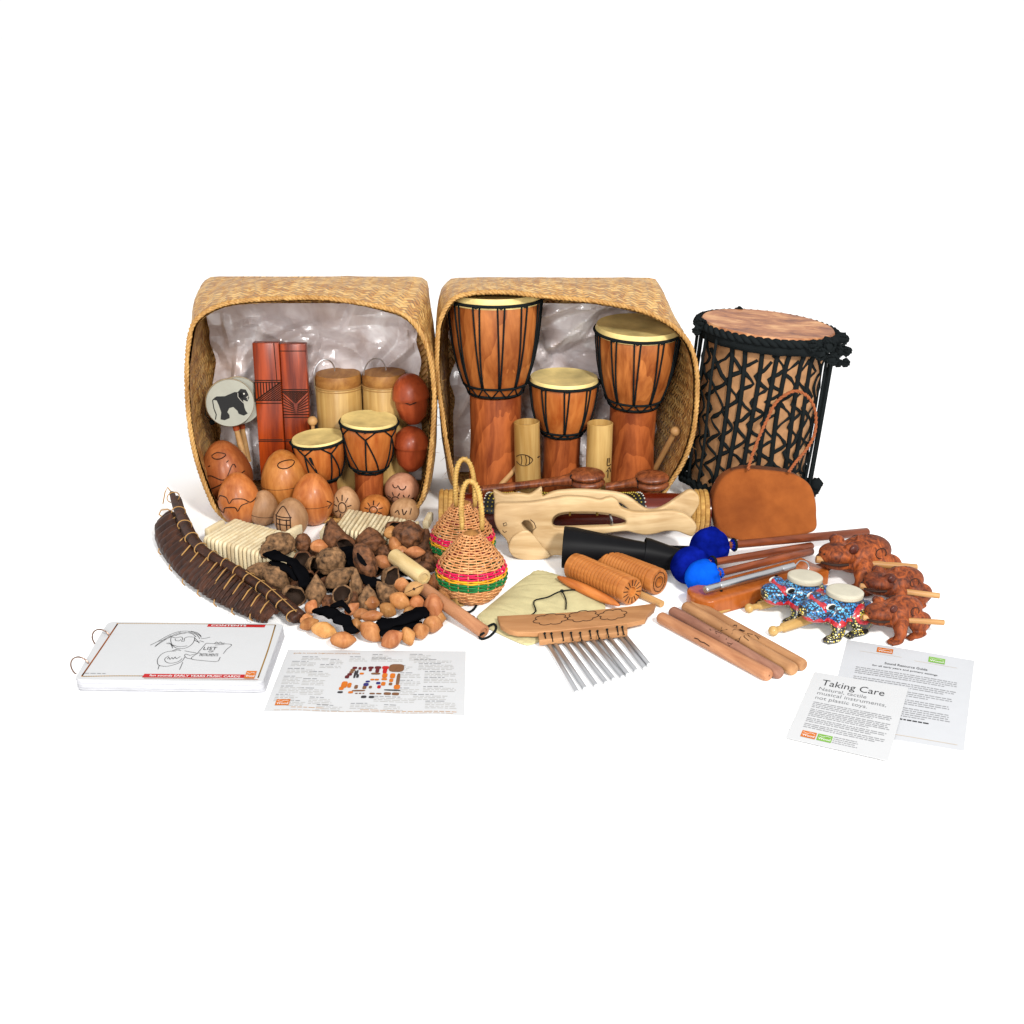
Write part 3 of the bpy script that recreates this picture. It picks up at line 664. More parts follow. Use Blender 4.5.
# ---------------------------------------------------------------- bamboo tubes, sticks, scoops (right basket)
def btube(label, x, y, Y, rpx, fish, lean):
    top = P(x, y, Y); r = mm(rpx, top); H = top.z; M = T_((top.x, Y, 0)) @ rotm(0, lean, 0); t = thing('bamboo_tube', label, 'bamboo tube', M, 'upright bamboo tubes')
    b = MB(); b.lathe([(0, 0), (r * 1.0, 0), (r, H), (r * .93, H + .001), (r * .9, H - .012), (0, H - .013)], M, 40, rf=lambda a, z: 1 + .02 * math.sin(2 * a)); part(b, 'tube', m['bamboo'], t)
    b = MB(); rf = lambda z: r * 1.02
    if fish:
        z = H * .60; surfline(b, rf, [(-.55 * r + .0 + x_ * r, z + y_ * r) for x_, y_ in [(-.3, .2), (0, .42), (.5, .4), (.95, .0), (.5, -.4), (0, -.42), (-.3, -.2)]], M, .0009)
        for xx in (-.5, -.15, .1): surfline(b, rf, [(xx * r, z + .38 * r), (xx * r + .06 * r, z), (xx * r, z - .38 * r)], M, .0008)
        surfline(b, rf, [(.8 * r, z + .1 * r), (.92 * r, z + .1 * r)], M, .0016)
    else:
        z = H * .55
        for pts in ([(.62, .5), (.62, -.1), (.9, -.1)], [(.75, .5), (.75, .1)], [(.55, -.6), (.8, -.3), (.9, -.7)], [(.7, -.5), (.7, -1.1)]): surfline(b, rf, [(a * r, z + c * r) for a, c in pts], M, .001)
    part(b, 'burnt_fish' if fish else 'burnt_signs', m['burn'], t)
btube('bamboo tube with a burnt fish drawing, between the tallest and the smallest goblet drum', 529, 422, 2.575, 13, True, -1.5)
btube('plain glossy bamboo tube between the smallest goblet drum and the swirly one', 599, 423, 2.575, 13, False, .8)
def beater(label, p0, p1, r, rb, mat='stickpale', name='wooden_beater', grp=None, cat='beater'):
    M = seg(p0, p1); L = (Vector(p1) - Vector(p0)).length; t = thing(name, label, cat, M, grp)
    b = MB(); b.lathe([(0, 0), (r * .9, 0), (r, .002), (r * .95, L), (0, L)], M, 20); part(b, 'stick', m[mat], t)
    if rb: b = MB(); b.lathe([(0, L - rb * .9)] + [(rb * math.sin(R(q)), L + rb * .2 - rb * math.cos(R(q))) for q in range(15, 180, 15)] + [(0, L + rb * 1.2)], M, 24); part(b, 'knob', m[mat], t)
    return t
beater('pale round-headed beater leaning against the right rim of the right basket', G(650, 478, .03), P(675, 432, 2.60), .0062, .0105)
beater('pale beater lying behind the fish bamboo tube', P(500, 486, 2.57), P(523, 460, 2.60), .0055, 0)
def scoop(label, head, tail, hr, Yh, Yt, flip=1):
    p = P(*head, Yh); q = P(*tail, Yt); M = T_(p); t = thing('clapper_scoop', label, 'castanet', M, 'dark wooden castanets on handles')
    ax = (q - p).normalized(); r = mm(hr, p); Mh = frame(p, (0, -.25, 1), ax)
    b = MB(); b.ell(Mh @ T_((0, 0, r * .20)) @ scm(r, r * .7, r * .30), 32, 14, .05, 3); part(b, 'upper_shell', m['scoop'], t)
    b = MB(); b.ell(Mh @ T_((0, 0, -r * .26)) @ scm(r * 1.02, r * .72, r * .34), 32, 14, .05, 3); part(b, 'lower_shell', m['scoop'], t)
    b = MB(); s = p + ax * r * .85; b.tube([s, s.lerp(q, .15), s.lerp(q, .5), q], [r * .42, .0105, .009, .010], 14, flat=.9); part(b, 'handle', m['scoop'], t)
    b = MB(); b.tube([s + Vector((0, -.012, -.008)), s + Vector((-.003, -.012, .012)), s + Vector((.006, 0, .018)), s + Vector((.016, .006, .012))], .0018, 6); part(b, 'cord_knot', m['black'], t)
scoop('dark brown castanet with a long handle reaching left behind the cane shakers', (587, 478), (480, 490), 18, 2.505, 2.515)
scoop('second dark brown castanet with its head at the right rim of the right basket', (652, 480), (606, 487), 17, 2.52, 2.53)

# ---------------------------------------------------------------- painted didgeridoo-like tube behind the cats
p0, p1 = Vector((G(440, 511, .042).x, 2.435, .042)), Vector((G(709, 511, .042).x, 2.435, .042)); M = seg(p0, p1, (0, -1, 0)); L = (p1 - p0).length; rr = .036
t = thing('rainstick', 'long maroon tube with dot painting and rattan rings, lying behind the wooden cats', 'rainstick', M)
b = MB(); b.lathe([(rr * .8, 0), (rr, 0), (rr, L), (rr * .8, L), (rr * .8, L * .97), (0, L * .97)], M, 56); part(b, 'tube', m['maroon'], t)
for zz0 in (.004, L - .036):
    for k in range(4): b = MB(); b.tube(circle(M, rr + .003, 48, zz0 + k * .0092), .0052, 8, True); part(b, 'rattan_ring', m['rattan'], t)
def tp(z, a, o=.0): return M @ Vector(((rr + o) * math.cos(a), (rr + o) * math.sin(a), z))   # a=0 faces the camera, +/- 90 up or down
upa = -1 if (M.to_3x3() @ Vector((0, 1, 0))).z < 0 else 1
def patch(mb, z0, z1, zc):
    n = 22; vs = []; fs = []
    for i in range(n + 1):
        z = z0 + (z1 - z0) * i / n; e = math.sin(math.pi * min(1, max(0, i / n))) ** .4
        for j in range(13): vs.append(tp(z, upa * R(10 + 150 * e * j / 12), .0006))
    for i in range(n):
        for j in range(12): fs.append([i * 13 + j, i * 13 + j + 1, (i + 1) * 13 + j + 1, (i + 1) * 13 + j])
    mb.add(vs, fs)
zx = lambda px: (px - 440) / (709 - 440) * L
for (a0, a1) in ((483, 525), (528, 573), (578, 600), (603, 645)):
    b, bw, by = MB(), MB(), MB(); patch(b, zx(a0), zx(a1), 0); zc = zx((a0 + a1) / 2); hw = (zx(a1) - zx(a0)) / 2
    for k, (fr, mbx) in enumerate(((.96, bw), (.78, by), (.58, by), (.38, bw), (.18, by))):
        n = max(5, int(30 * fr))
        for i in range(n + 1):
            th = math.pi * i / n; z = zc + math.cos(th) * hw * fr; a = R(20) + R(135) * fr * math.sin(th)
            if fr * hw < .003: continue
            mbx.ell(T_(tp(z, upa * a, .001)) @ scm(.0017, .0017, .0017), 6, 4)
    pp = part(b, 'black_painted_patch', m['blackpaint'], t); part(bw, 'white_painted_dots', m['whitedot'], pp); part(by, 'yellow_painted_dots', m['yellowdot'], pp)
# ---------------------------------------------------------------- wooden cats (jingle sticks)
def catpx(pts, ox=490, oy=480, k=4.452): return [(ox + x / k, oy + y / k) for x, y in pts]
def flatfig(name, label, cat, outer, holes, Y, th, mat, lean, grp, det):
    """upright board cut from an outline, standing on its lowest point"""
    ref = P(600, 545, Y)
    def w(p): q = P(p[0], p[1], Y); return (q.x - ref.x, q.z)
    o3 = [w(p) for p in outer]; zmin = min(p[1] for p in o3)
    M = T_((ref.x, Y, 0)) @ rotm(90 + lean, 0, 0)
    t = thing(name, label, cat, T_((ref.x, Y, 0)), grp)
    sm = lambda l: [(q.x, q.y) for q in resample([(a, c - zmin, 0) for a, c in l], .004, True)]
    b = MB(); b.prism([sm(o3)] + [sm([w(p) for p in h]) for h in holes], M @ T_((0, 0, -th)), th, .004); part(b, 'body', m[mat], t, ang=50)
    return t, M, lambda p: M @ Vector((w(p)[0], w(p)[1] - zmin, .0005))
C1 = catpx([(30, 150), (100, 146), (180, 142), (260, 130), (340, 117), (430, 121), (490, 132), (515, 124), (545, 120), (568, 135), (585, 165), (640, 182), (720, 184), (800, 178), (850, 186), (890, 208), (918, 240), (915, 268), (900, 290), (870, 282), (830, 268), (780, 268), (740, 278), (690, 284), (640, 275), (600, 268), (500, 280), (400, 300), (335, 368), (290, 372), (240, 382), (190, 387), (140, 384), (98, 366), (82, 335), (72, 306), (45, 276), (24, 240), (18, 195)])
H1 = [catpx([(276, 225), (290, 200), (330, 186), (400, 184), (480, 186), (550, 196), (595, 212), (606, 228), (590, 240), (520, 246), (400, 250), (310, 252), (282, 245)]),
      catpx([(140, 232), (152, 221), (170, 221), (186, 238), (190, 262), (186, 282), (170, 270), (150, 250)])]
t, M, w = flatfig('wooden_cat', 'front pale wooden cat jingle stick with a long slot and burnt square eye', 'cat jingle stick', C1, H1, 2.285, .018, 'catwood', -3, 'pale wooden cat jingle sticks', None)
b = MB()
for ln in ([(58, 232), (72, 228), (76, 238), (62, 243), (58, 232)], [(56, 262), (64, 272), (74, 266)], [(190, 262), (205, 250), (196, 228), (180, 215)]):
    b.tube([w(p) for p in catpx(ln)], .0007, 4)
part(b, 'burnt_lines', m['burn'], t)
b = MB(); Mw = M; pw_ = [w(p) for p in catpx([(82, 332), (92, 300), (115, 276), (145, 262), (170, 262), (198, 285), (230, 325), (268, 372), (200, 388), (140, 386), (98, 368)])]; b.prism([[tuple((M.inverted() @ q)[:2]) for q in resample(pw_, .004, True)]], M @ T_((0, 0, -.002)), .008, .003); part(b, 'raised_paw', m['catwood'], t, ang=50)
for px in (357, 478):
    b = MB(); a = w(catpx([(px, 184)])[0]) + Vector((0, .01, .002)); c = w(catpx([(px, 205)])[0]) + Vector((0, .01, 0)); b.tube([a, c], .0022, 8); part(b, 'pin', m['yellowpin'] if 'yellowpin' in m else m['twine'], t)
for px in (540,):
    b = MB(); a = w(catpx([(px, 222)])[0]) + Vector((0, .01, 0)); b.lathe([(0, -.001), (.012, -.0015), (.013, 0), (.012, .0015), (0, .001)], frame(a, (1, .1, .2)), 24); part(b, 'jingle_disc', m['steel'], t)
C2 = catpx([(14, 84), (40, 92), (68, 102), (100, 98), (140, 99), (175, 103), (205, 86), (230, 72), (232, 100), (236, 112), (265, 98), (300, 88), (380, 82), (460, 84), (530, 90), (580, 98), (630, 120), (670, 150), (705, 168), (745, 166), (790, 145), (840, 112), (880, 86), (905, 86), (928, 106), (932, 140), (916, 172), (890, 205), (850, 230), (780, 225), (700, 222), (600, 250), (400, 290), (200, 330), (60, 250), (22, 190), (20, 130)])
H2 = [catpx([(572, 138), (590, 145), (615, 165), (628, 184), (610, 186), (590, 175), (578, 158)]), [(q[0] + 1, q[1] + .5) for q in H1[0]]]
flatfig('wooden_cat', 'rear pale wooden cat jingle stick with two pointed ears and arched back', 'cat jingle stick', C2, H2, 2.345, .016, 'catwood', -3, 'pale wooden cat jingle sticks', None)

# ---------------------------------------------------------------- black double bell
def cone(mb, a, c, ra, rc, flat=.72, th=.0018, n=40):
    M = seg(a, c); L = (c - a).length
    mb.lathe([(ra - th, .004), (ra - th * .5, 0), (ra, .001), (ra * .985, L * .12), (rc + (ra - rc) * .12, L * .85), (rc, L * .97), (rc * .7, L), (rc * .65, L * .97), (ra - th - .003, .01)], M, n)
t = thing('double_bell', 'black metal double cone bell lying in front of the wooden cats', 'double bell', G(600, 565))
b = MB(); a = G(563, 547, .046); c = G(647, 553, .04); cone(b, a, c, mm(21, a), mm(11, c)); part(b, 'large_cone', m['blackmetal'], t)
b = MB(); a = G(643, 553, .036); c = G(685, 561, .022); cone(b, a, c, mm(16, a), mm(10, c)); part(b, 'small_cone', m['blackmetal'], t)
b = MB(); b.tube([G(628, 548, .04), G(660, 547, .03), G(700, 548, .02)], .0035, 10); part(b, 'connecting_rod', m['blackmetal'], t)
beater('thin orange-brown beater tip emerging between the double bell and the navy mallets', G(668, 553, .01), G(695, 549, .012), .0042, 0, 'dowel')

# ---------------------------------------------------------------- guiros
def guiro(label, l0, l1, rpx, flower):
    z = .021; a, c = G(*l0, z), G(*l1, z); r = mm(rpx, a); a.z = c.z = r; M = seg(a, c, (0, 0, 1)); L = (c - a).length
    t = thing('ribbed_guiro', label, 'guiro', M, 'ribbed wooden guiros')
    prof = [(0, 0), (r * .85, 0), (r * .97, .003), (r * .97, .01)]
    n = 15; z0, z1 = .012, L - .016
    for i in range(n):
        q = z0 + (z1 - z0) * i / n; w_ = (z1 - z0) / n; prof += [(r, q + w_ * .12), (r * 1.01, q + w_ * .5), (r, q + w_ * .78), (r * .91, q + w_ * .9)]
    prof += [(r * .99, L - .014), (r * .99, L - .003), (r * .93, L), (r * .35, L), (r * .3, L - .006), (0, L - .006)]
    b = MB(); b.lathe(prof, M, 44); part(b, 'body', m['guiro'], t, ang=30)
    b = MB(); Me = M @ T_((0, 0, L + .0004))
    if flower:
        for k in range(8):
            A = 2 * math.pi * k / 8; b.tube([Me @ Vector((r * .62 * math.cos(A + s) * (1 + .25 * math.cos(3 * s)), r * .62 * math.sin(A + s), 0)) for s in (-.35, -.15, .15, .35)], .0008, 4)
        b.tube(circle(Me, r * .4, 20), .0007, 4, True)
    else:
        for k in range(14):
            A = 2 * math.pi * k / 14; b.tube([Me @ Vector((r * q * math.cos(A), r * q * math.sin(A), 0)) for q in (.42, .85)], .0009, 4)
    part(b, 'burnt_drawing', m['burn'], t)
guiro('front ribbed wooden guiro with burnt sun rays on its end', (573, 568), (632, 594), 14, False)
guiro('rear ribbed wooden guiro with a burnt flower on its end', (604, 563), (659, 584), 13.5, True)
beater('thin pale scraper stick poking out under the front guiro', G(615, 583, .007), G(662, 604, .007), .0065, 0, name='scraper_stick', cat='scraper')
a, c = G(560, 578, .014), G(616, 604, .012); M = seg(a, c, (0, 0, 1)); b = MB(); L = (c - a).length
b.ell(M @ T_((0, 0, L / 2)) @ scm(.0085, .012, L / 2 + .008), 24, 24, .03, 2)
solo(b, 'wooden_scraper', 'smooth orange wooden scraper lying in front of the guiros on the cream pouch', 'scraper', m['orange'], M)

# ---------------------------------------------------------------- cream pouch
t = thing('cloth_pouch', 'flat cream cloth pouch with a black drawstring under the bar chimes', 'pouch', G(535, 610))
ol = [(477, 616), (487, 606), (518, 581), (530, 573), (541, 570), (562, 575), (594, 588), (605, 604), (600, 612), (566, 630), (538, 641), (527, 644), (515, 640), (494, 630), (483, 624)]
bm = bmesh.new(); op = resample([G(x, y, .004) for x, y in ol], .01, True); vs_ = [bm.verts.new(p) for p in op]
f = bm.faces.new(vs_); bmesh.ops.triangulate(bm, faces=[f]); bmesh.ops.subdivide_edges(bm, edges=bm.edges[:], cuts=3, use_grid_fill=True); bmesh.ops.subdivide_edges(bm, edges=bm.edges[:], cuts=1, use_grid_fill=True)
cpt = sum(op, Vector()) / len(op)
bnd = {v for e in bm.edges if len(e.link_faces) == 1 for v in e.verts}
for v in bm.verts:
    d = min((v.co - q).length for q in op)
    v.co.z =   .0015 + .0055 * min(1, d / .03) ** .6 * (1 + .5 * noise.noise(v.co * 22)) + .003 * abs(noise.noise(v.co * 40))
    if v in bnd: v.co.z = .0015
b = MB().frombm(bm); part(b, 'bag', m['pouch'], t, ang=180)
b = MB()
for ln in ([(531, 615), (536, 611), (534, 601), (548, 597), (562, 591), (585, 590), (604, 596), (620, 605)], [(562, 591), (566, 600), (566, 609)]):
    b.tube([G(x, y, .0115) for x, y in [(q.x, q.y) for q in resample([(x, y, 0) for x, y in ln], 3)]], .0013, 5)
b.ell(T_(G(562, 591, .0115)) @ scm(.004, .003, .003), 8, 6); part(b, 'drawstring', m['black'], t)

# ---------------------------------------------------------------- bar chimes
zb = .018
def chp(p, z=zb): return G(380 + p[0] / 3.413, 440 + p[1] / 3.413, z)
org = chp((640, 620), 0); M = T_(org)
t = thing('bar_chimes', 'wooden bar chimes with cloud drawings and hanging metal rods, lying in front of the guiros', 'bar chimes', M)
def fl(pts, z): return [((chp(p, z) - org).x, (chp(p, z) - org).y) for p in pts]
b = MB(); b.prism([fl([(400, 600), (520, 594), (640, 588), (760, 577), (880, 564), (942, 556), (936, 575), (915, 592), (905, 612), (880, 618), (840, 626), (800, 630), (700, 640), (600, 650), (530, 656), (470, 655), (440, 648), (412, 632)], zb)], M @ T_((0, 0, zb - .009)), .009, .0015); part(b, 'backboard', m['chimeboard'], t)
b = MB(); b.prism([fl([(540, 655), (640, 646), (760, 636), (843, 627), (845, 652), (760, 662), (640, 674), (544, 683)], zb - .002)], M @ T_((0, 0, .006)), .010, .001); part(b, 'rail', m['chimeboard'], t)
b = MB()
def cloud(cx, cy, w_, h_, rot):
    pts = []
    for i in range(141):
        a = 2 * math.pi * i / 140; q = .86 + .26 * abs(math.sin(a * 3.5 + cx)) ** .7; x, y = w_ * math.cos(a) * q, h_ * math.sin(a) * q; pts.append(chp((cx + x, cy + y + x * rot), zb + .0004))
    b.tube(pts, .0007, 4)
cloud(582, 612, 54, 17, -.08); cloud(692, 601, 48, 17, -.1); cloud(794, 596, 44, 16, -.1); part(b, 'burnt_clouds', m['burn'], t)
RODS = [((570, 690), (672, 862)), ((592, 690), (700, 850)), ((628, 688), (738, 840)), ((660, 688), (772, 830)), ((690, 688), (798, 818)), ((722, 682), (828, 810)), ((750, 682), (846, 802)), ((782, 677), (875, 790)), ((815, 668), (905, 780)), ((835, 668), (918, 768))]
for k, (a, c) in enumerate(RODS):
    A, C = chp(a, .004), chp(c, .004); Mr = seg(A, C); L = (C - A).length
    b = MB(); b.lathe([(0, 0), (.0038, 0), (.0042, .0006), (.0042, L - .0006), (.0038, L), (0, L)], Mr, 14); rd = part(b, 'chime_rod', m['rod'], t)
    b = MB(); h = chp((a[0] - 8 + (k % 3), a[1] - 30), .0185); b.tube([h, chp((a[0] - 5 + (k % 3), a[1] - 14), .0172), chp((a[0] - 2, a[1] - 3), .012), A + Vector((0, 0, .004)), A + (C - A).normalized() * .005], .0011, 5); b.ell(T_(h) @ scm(.0022, .0022, .0022), 6, 5)
    part(b, 'hanging_string', m['black'], rd)

# ---------------------------------------------------------------- cane gourd shakers
def caxixi(label, px, pyb, Hpx, rpx, h0, h1, htop, g):
    base = G(px, pyb); r = mm(rpx, base); H = Hpx; M = T_(base); t = thing('cane_shaker', label, 'woven shaker', M, 'woven cane gourd shakers')
    pr = [(.50, 0), (.74, .1), (.92, .24), (1, .38), (.97, .5), (.86, .61), (.70, .72), (.52, .83), (.36, .92), (.22, 1)]
    def rf(z):
        f = z / H
        for (a, q), (c, s) in zip(pr, pr[1:]):
            if q <= f <= s: u = (f - q) / (s - q); return r * (a + (c - a) * u)
        return r * pr[-1][0]
    col = {'cane': MB(), 'pink': MB(), 'yellow': MB(), 'green': MB()}; n = 34; NR = 22
    for i in range(n):
        f = (i + .5) / n; z = f * H; k = 'pink' if .47 < f < .57 else 'yellow' if .40 < f <= .47 else 'green' if .30 < f <= .40 else 'cane'
        pts = []
        for j in range(NR * 4):
            a = 2 * math.pi * j / (NR * 4); q = rf(z) + .0014 * math.sin(NR / 2 * a * 1.0 + math.pi * i); pts.append(M @ Vector((q * math.cos(a), q * math.sin(a), z + .0004 * math.sin(3 * a + i))))
        col[k].tube(pts, H / n * .47, 6, True)
    for k, nm, mt in (('cane', 'natural_weave', 'cane'), ('pink', 'pink_band', 'pink'), ('yellow', 'yellow_band', 'yellow'), ('green', 'green_band', 'green')): part(col[k], nm, m[mt], t, ang=180)
    b = MB()
    for j in range(NR):
        a = 2 * math.pi * (j + .25) / NR; b.tube([M @ Vector(((rf(H * q / 20) + .0004) * math.cos(a), (rf(H * q / 20) + .0004) * math.sin(a), H * q / 20)) for q in range(21)], .0009, 5)
    part(b, 'upright_canes', m['cane'], t)
    b = MB(); b.lathe([(0, .001), (r * .52, .001), (r * .52, .008), (0, .008)], M, 32); b.lathe([(0, H * .99), (r * .22, H), (r * .1, H + .004), (0, H + .004)], M, 20); part(b, 'gourd_base', m['bamboo_end'], t)
    a, c = P(*h0, base.y - r * .30), P(*h1, base.y - r * .25); top = P(*htop, base.y - r * .05); mid = (a + c) / 2; pts = []
    for i in range(21):
        th = math.pi * i / 20; e = 1.15; pts.append(mid + (a - mid) * math.cos(th) * (1 + .12 * math.sin(th)) + (top - mid) * math.sin(th) ** .75)
    b = MB(); b.tube([a + Vector((0, 0, -.012))] + pts + [c + Vector((0, 0, -.012))], .0042, 10); hd = part(b, 'handle', m['cane_handle'], t, ang=180)
    b = MB(); b.rope(pts, .0044, .0017, .0052, 1, False, 5, .0012); part(b, 'handle_wrap', m['cane_handle'], hd, ang=180)
caxixi('rear woven cane shaker with pink, yellow and green bands, half hidden by the front one', 463, 566, .127, 32, (456, 500), (475, 500), (464, 459), 0)
caxixi('front woven cane shaker with pink, yellow and green bands and a looped handle', 472, 598, .124, 35, (462, 523), (482, 523), (470, 481), 0)

# ---------------------------------------------------------------- slat clackers
def clacker(label, A, B, C, n, h, tabs):
    """A far-left top corner, B its right end along a slat, C last slat's near corner (px); slat k = A + k*(C-A)/n"""
    a, bq, c = G(*A, h), G(*B, h), G(*C, h); ln = bq - a; st = (c - a) / (n - 1); M = T_((a.x, a.y, 0)); L = ln.length; th = st.length
    t = thing('slat_clacker', label, 'slat clacker', M, 'cream slat clackers')
    for k in range(n):
        o = a + st * k; lnk = ln; Mk = frame((o.x, o.y, 0), (0, 0, 1), ln); y = Mk.to_3x3() @ Vector((0, 1, 0)); perp = abs(st.dot(y)); s_ = math.copysign(1, st.dot(y))
        w_ = perp * .62; rad = .009; pts = []
        for (cx, cz, a0) in ((rad, h - rad, 90), (rad, rad, 180), (L - rad, rad, 270), (L - rad, h - rad, 0)):
            for q in range(0, 91, 18): pts.append((cx + rad * math.cos(R(a0 + q)), cz + rad * math.sin(R(a0 + q))))
        b = MB(); Mp = Mk @ T_((0, w_ / 2 + .001 * random.uniform(-1, 1), random.uniform(0, .0012))) @ Matrix.Rotation(R(90), 4, 'X'); b.prism([pts], Mp, w_, .0012); part(b, 'slat', m['cream'], t)
    b = MB()
    for f in (.25, .75): b.tube([a + ln * f + Vector((0, 0, -h * .5)) - st * .5, a + ln * f + st * (n - .5) + Vector((0, 0, -h * .5))], .0018, 6)
    part(b, 'cord', m['twine'], t)
    for (tx, ty, ex) in tabs:
        p = G(tx, ty, h * .62); b = MB(); Mt = frame(p, (0, 0, 1), ln); b.box(Mt, -.028, .028, -.006, .006, -.010, .010, .0035); part(b, 'grip', m['cream'], t)
    return t
clacker('left cream slat clacker, in front of the cracked orange egg', (204, 538), (238, 518), (268, 556), 17, .045, [(215, 529, 0), (293, 533, 0)])
clacker('right cream slat clacker, behind the nut rattles', (335, 529), (350, 508), (405, 542), 18, .045, [(326, 531, 0), (428, 521, 0)])

# ---------------------------------------------------------------- dark curved pod rattle
top = [(172, 513), (178, 526), (184, 538), (193, 546), (203, 552), (215, 562), (228, 572), (240, 582), (251, 591), (263, 600), (275, 611)]
bot = [(160, 527), (158, 540), (163, 552), (172, 566), (184, 580), (197, 590), (212, 600), (228, 608), (244, 615), (256, 618), (268, 620)]
bk = [(172, 493), (176, 506), (182, 519), (188, 532), (197, 545), (210, 555), (228, 566), (246, 577), (264, 589), (281, 604), (297, 619)]
org = G(215, 590); t = thing('curved_rattle', 'dark brown curved rattle of ribbed slats bound with twine, left of the nut rattles', 'curved rattle', T_(org))
def path(px, zf):
    q = resample([(x, y, 0) for x, y in px], 1.2); n = len(q) - 1; return [G(p.x, p.y, zf(i / n)) for i, p in enumerate(q)]
hz = lambda f: .05 * (1 - .45 * f)
tpth = path(top, hz); bpth = path(bot, lambda f: .007 + .004 * (1 - f))
def at(pth, f): x = f * (len(pth) - 1); i = min(int(x), len(pth) - 2); return pth[i].lerp(pth[i + 1], x - i)
b = MB(); NS = 30
for k in range(NS):
    f = (k + .5) / NS; A, C = at(bpth, f), at(tpth, f); wd = (at(tpth, min(1, f + .5 / NS)) - at(tpth, max(0, f - .5 / NS))).length * .72
    mid = A.lerp(C, .5) + Vector((-.004, -.008, 0)); b.tube([A, A.lerp(mid, .5) + Vector((-.002, -.003, 0)), mid, C.lerp(mid, .4), C], [wd * .8, wd * 1.0, wd, wd, wd * .8], 10, flat=.34, hint=(1, .8, 0))
part(b, 'ribbed_front_panel', m['pod_dark'], t, ang=180)
bth = path(bk, lambda f: .062 - .045 * f)
b = MB(); n = len(bth); b.tube(bth, [.010 * (.55 + .45 * min(1, i / n * 6)) * (1.15 if i / n > .5 else 1) for i in range(n)], 12, flat=.75); b2 = [p + Vector((.006, .006, -.018 * (1 - i / n))) for i, p in enumerate(bth)]; b.tube(b2, .011, 10)
part(b, 'back_strip', m['pod_dark'], t, ang=180)
b = MB(); b.tube([p + Vector((.002, .002, -.003)) for p in tpth], .0045, 8); part(b, 'edge_binding', m['pod_dark'], t)
def st_(bb):
    part(bb, 'twine_stitch', m['twine'], t, ang=180)
for k in range(13):
    b = MB(); f = .03 + k * .078; p = at(bth, min(.99, f)); tn = (at(bth, min(1, f + .02)) - at(bth, f)).normalized(); Mx = frame(p, tn + Vector((random.uniform(-.3, .3), .3, .1)), (0, 0, 1)); b.tube([Mx @ Vector((.0105 * math.cos(R(q)), .0135 * math.sin(R(q)), 0)) for q in range(0, 360, 24)], .0011, 5, True); st_(b); b = MB()
    f = .05 + k * .073; p = at(tpth, f); q = at(bpth, f); b.tube([p + Vector((.002, .004, .004)), p + Vector((-.003, -.008, .002)), p.lerp(q, .3) + Vector((-.004, -.0145, 0)), p.lerp(q, .55) + Vector((0.001, -.014, 0))], [.0013, .0015, .0015, .001], 5); st_(b); b = MB()
    if k % 2 == 0: q = at(bpth, .12 + f * .85); b.tube([q + Vector((-.004, -.01, .012)), q + Vector((-.005, -.013, .005)), q + Vector((-.001, -.011, -.001))], .0013, 5); st_(b)
b = MB(); s = bth[0]; b.tube([s, s + Vector((-.008, 0, .012)), s + Vector((-.014, 0, .002)), s + Vector((-.018, -.01, -.02))], .0013, 5); part(b, 'loose_twine_end', m['twine'], t, ang=180)
b = MB(); s = tpth[0]; b.tube([s + Vector((.004, 0, 0)), s + Vector((-.008, 0, .008)), s + Vector((-.021, 0, .006)), s + Vector((-.026, 0, -.003)), s + Vector((-.018, 0, -.010)), s + Vector((-.012, 0, -.005))], .0014, 5); part(b, 'loose_twine_end', m['twine'], t, ang=180)
b = MB(); b.tube([p + Vector((.006, -.008, .012)) for p in bth[int(n * .62):int(n * .97)]], .0009, 5)
part(b, 'running_twine', m['twine'], t)

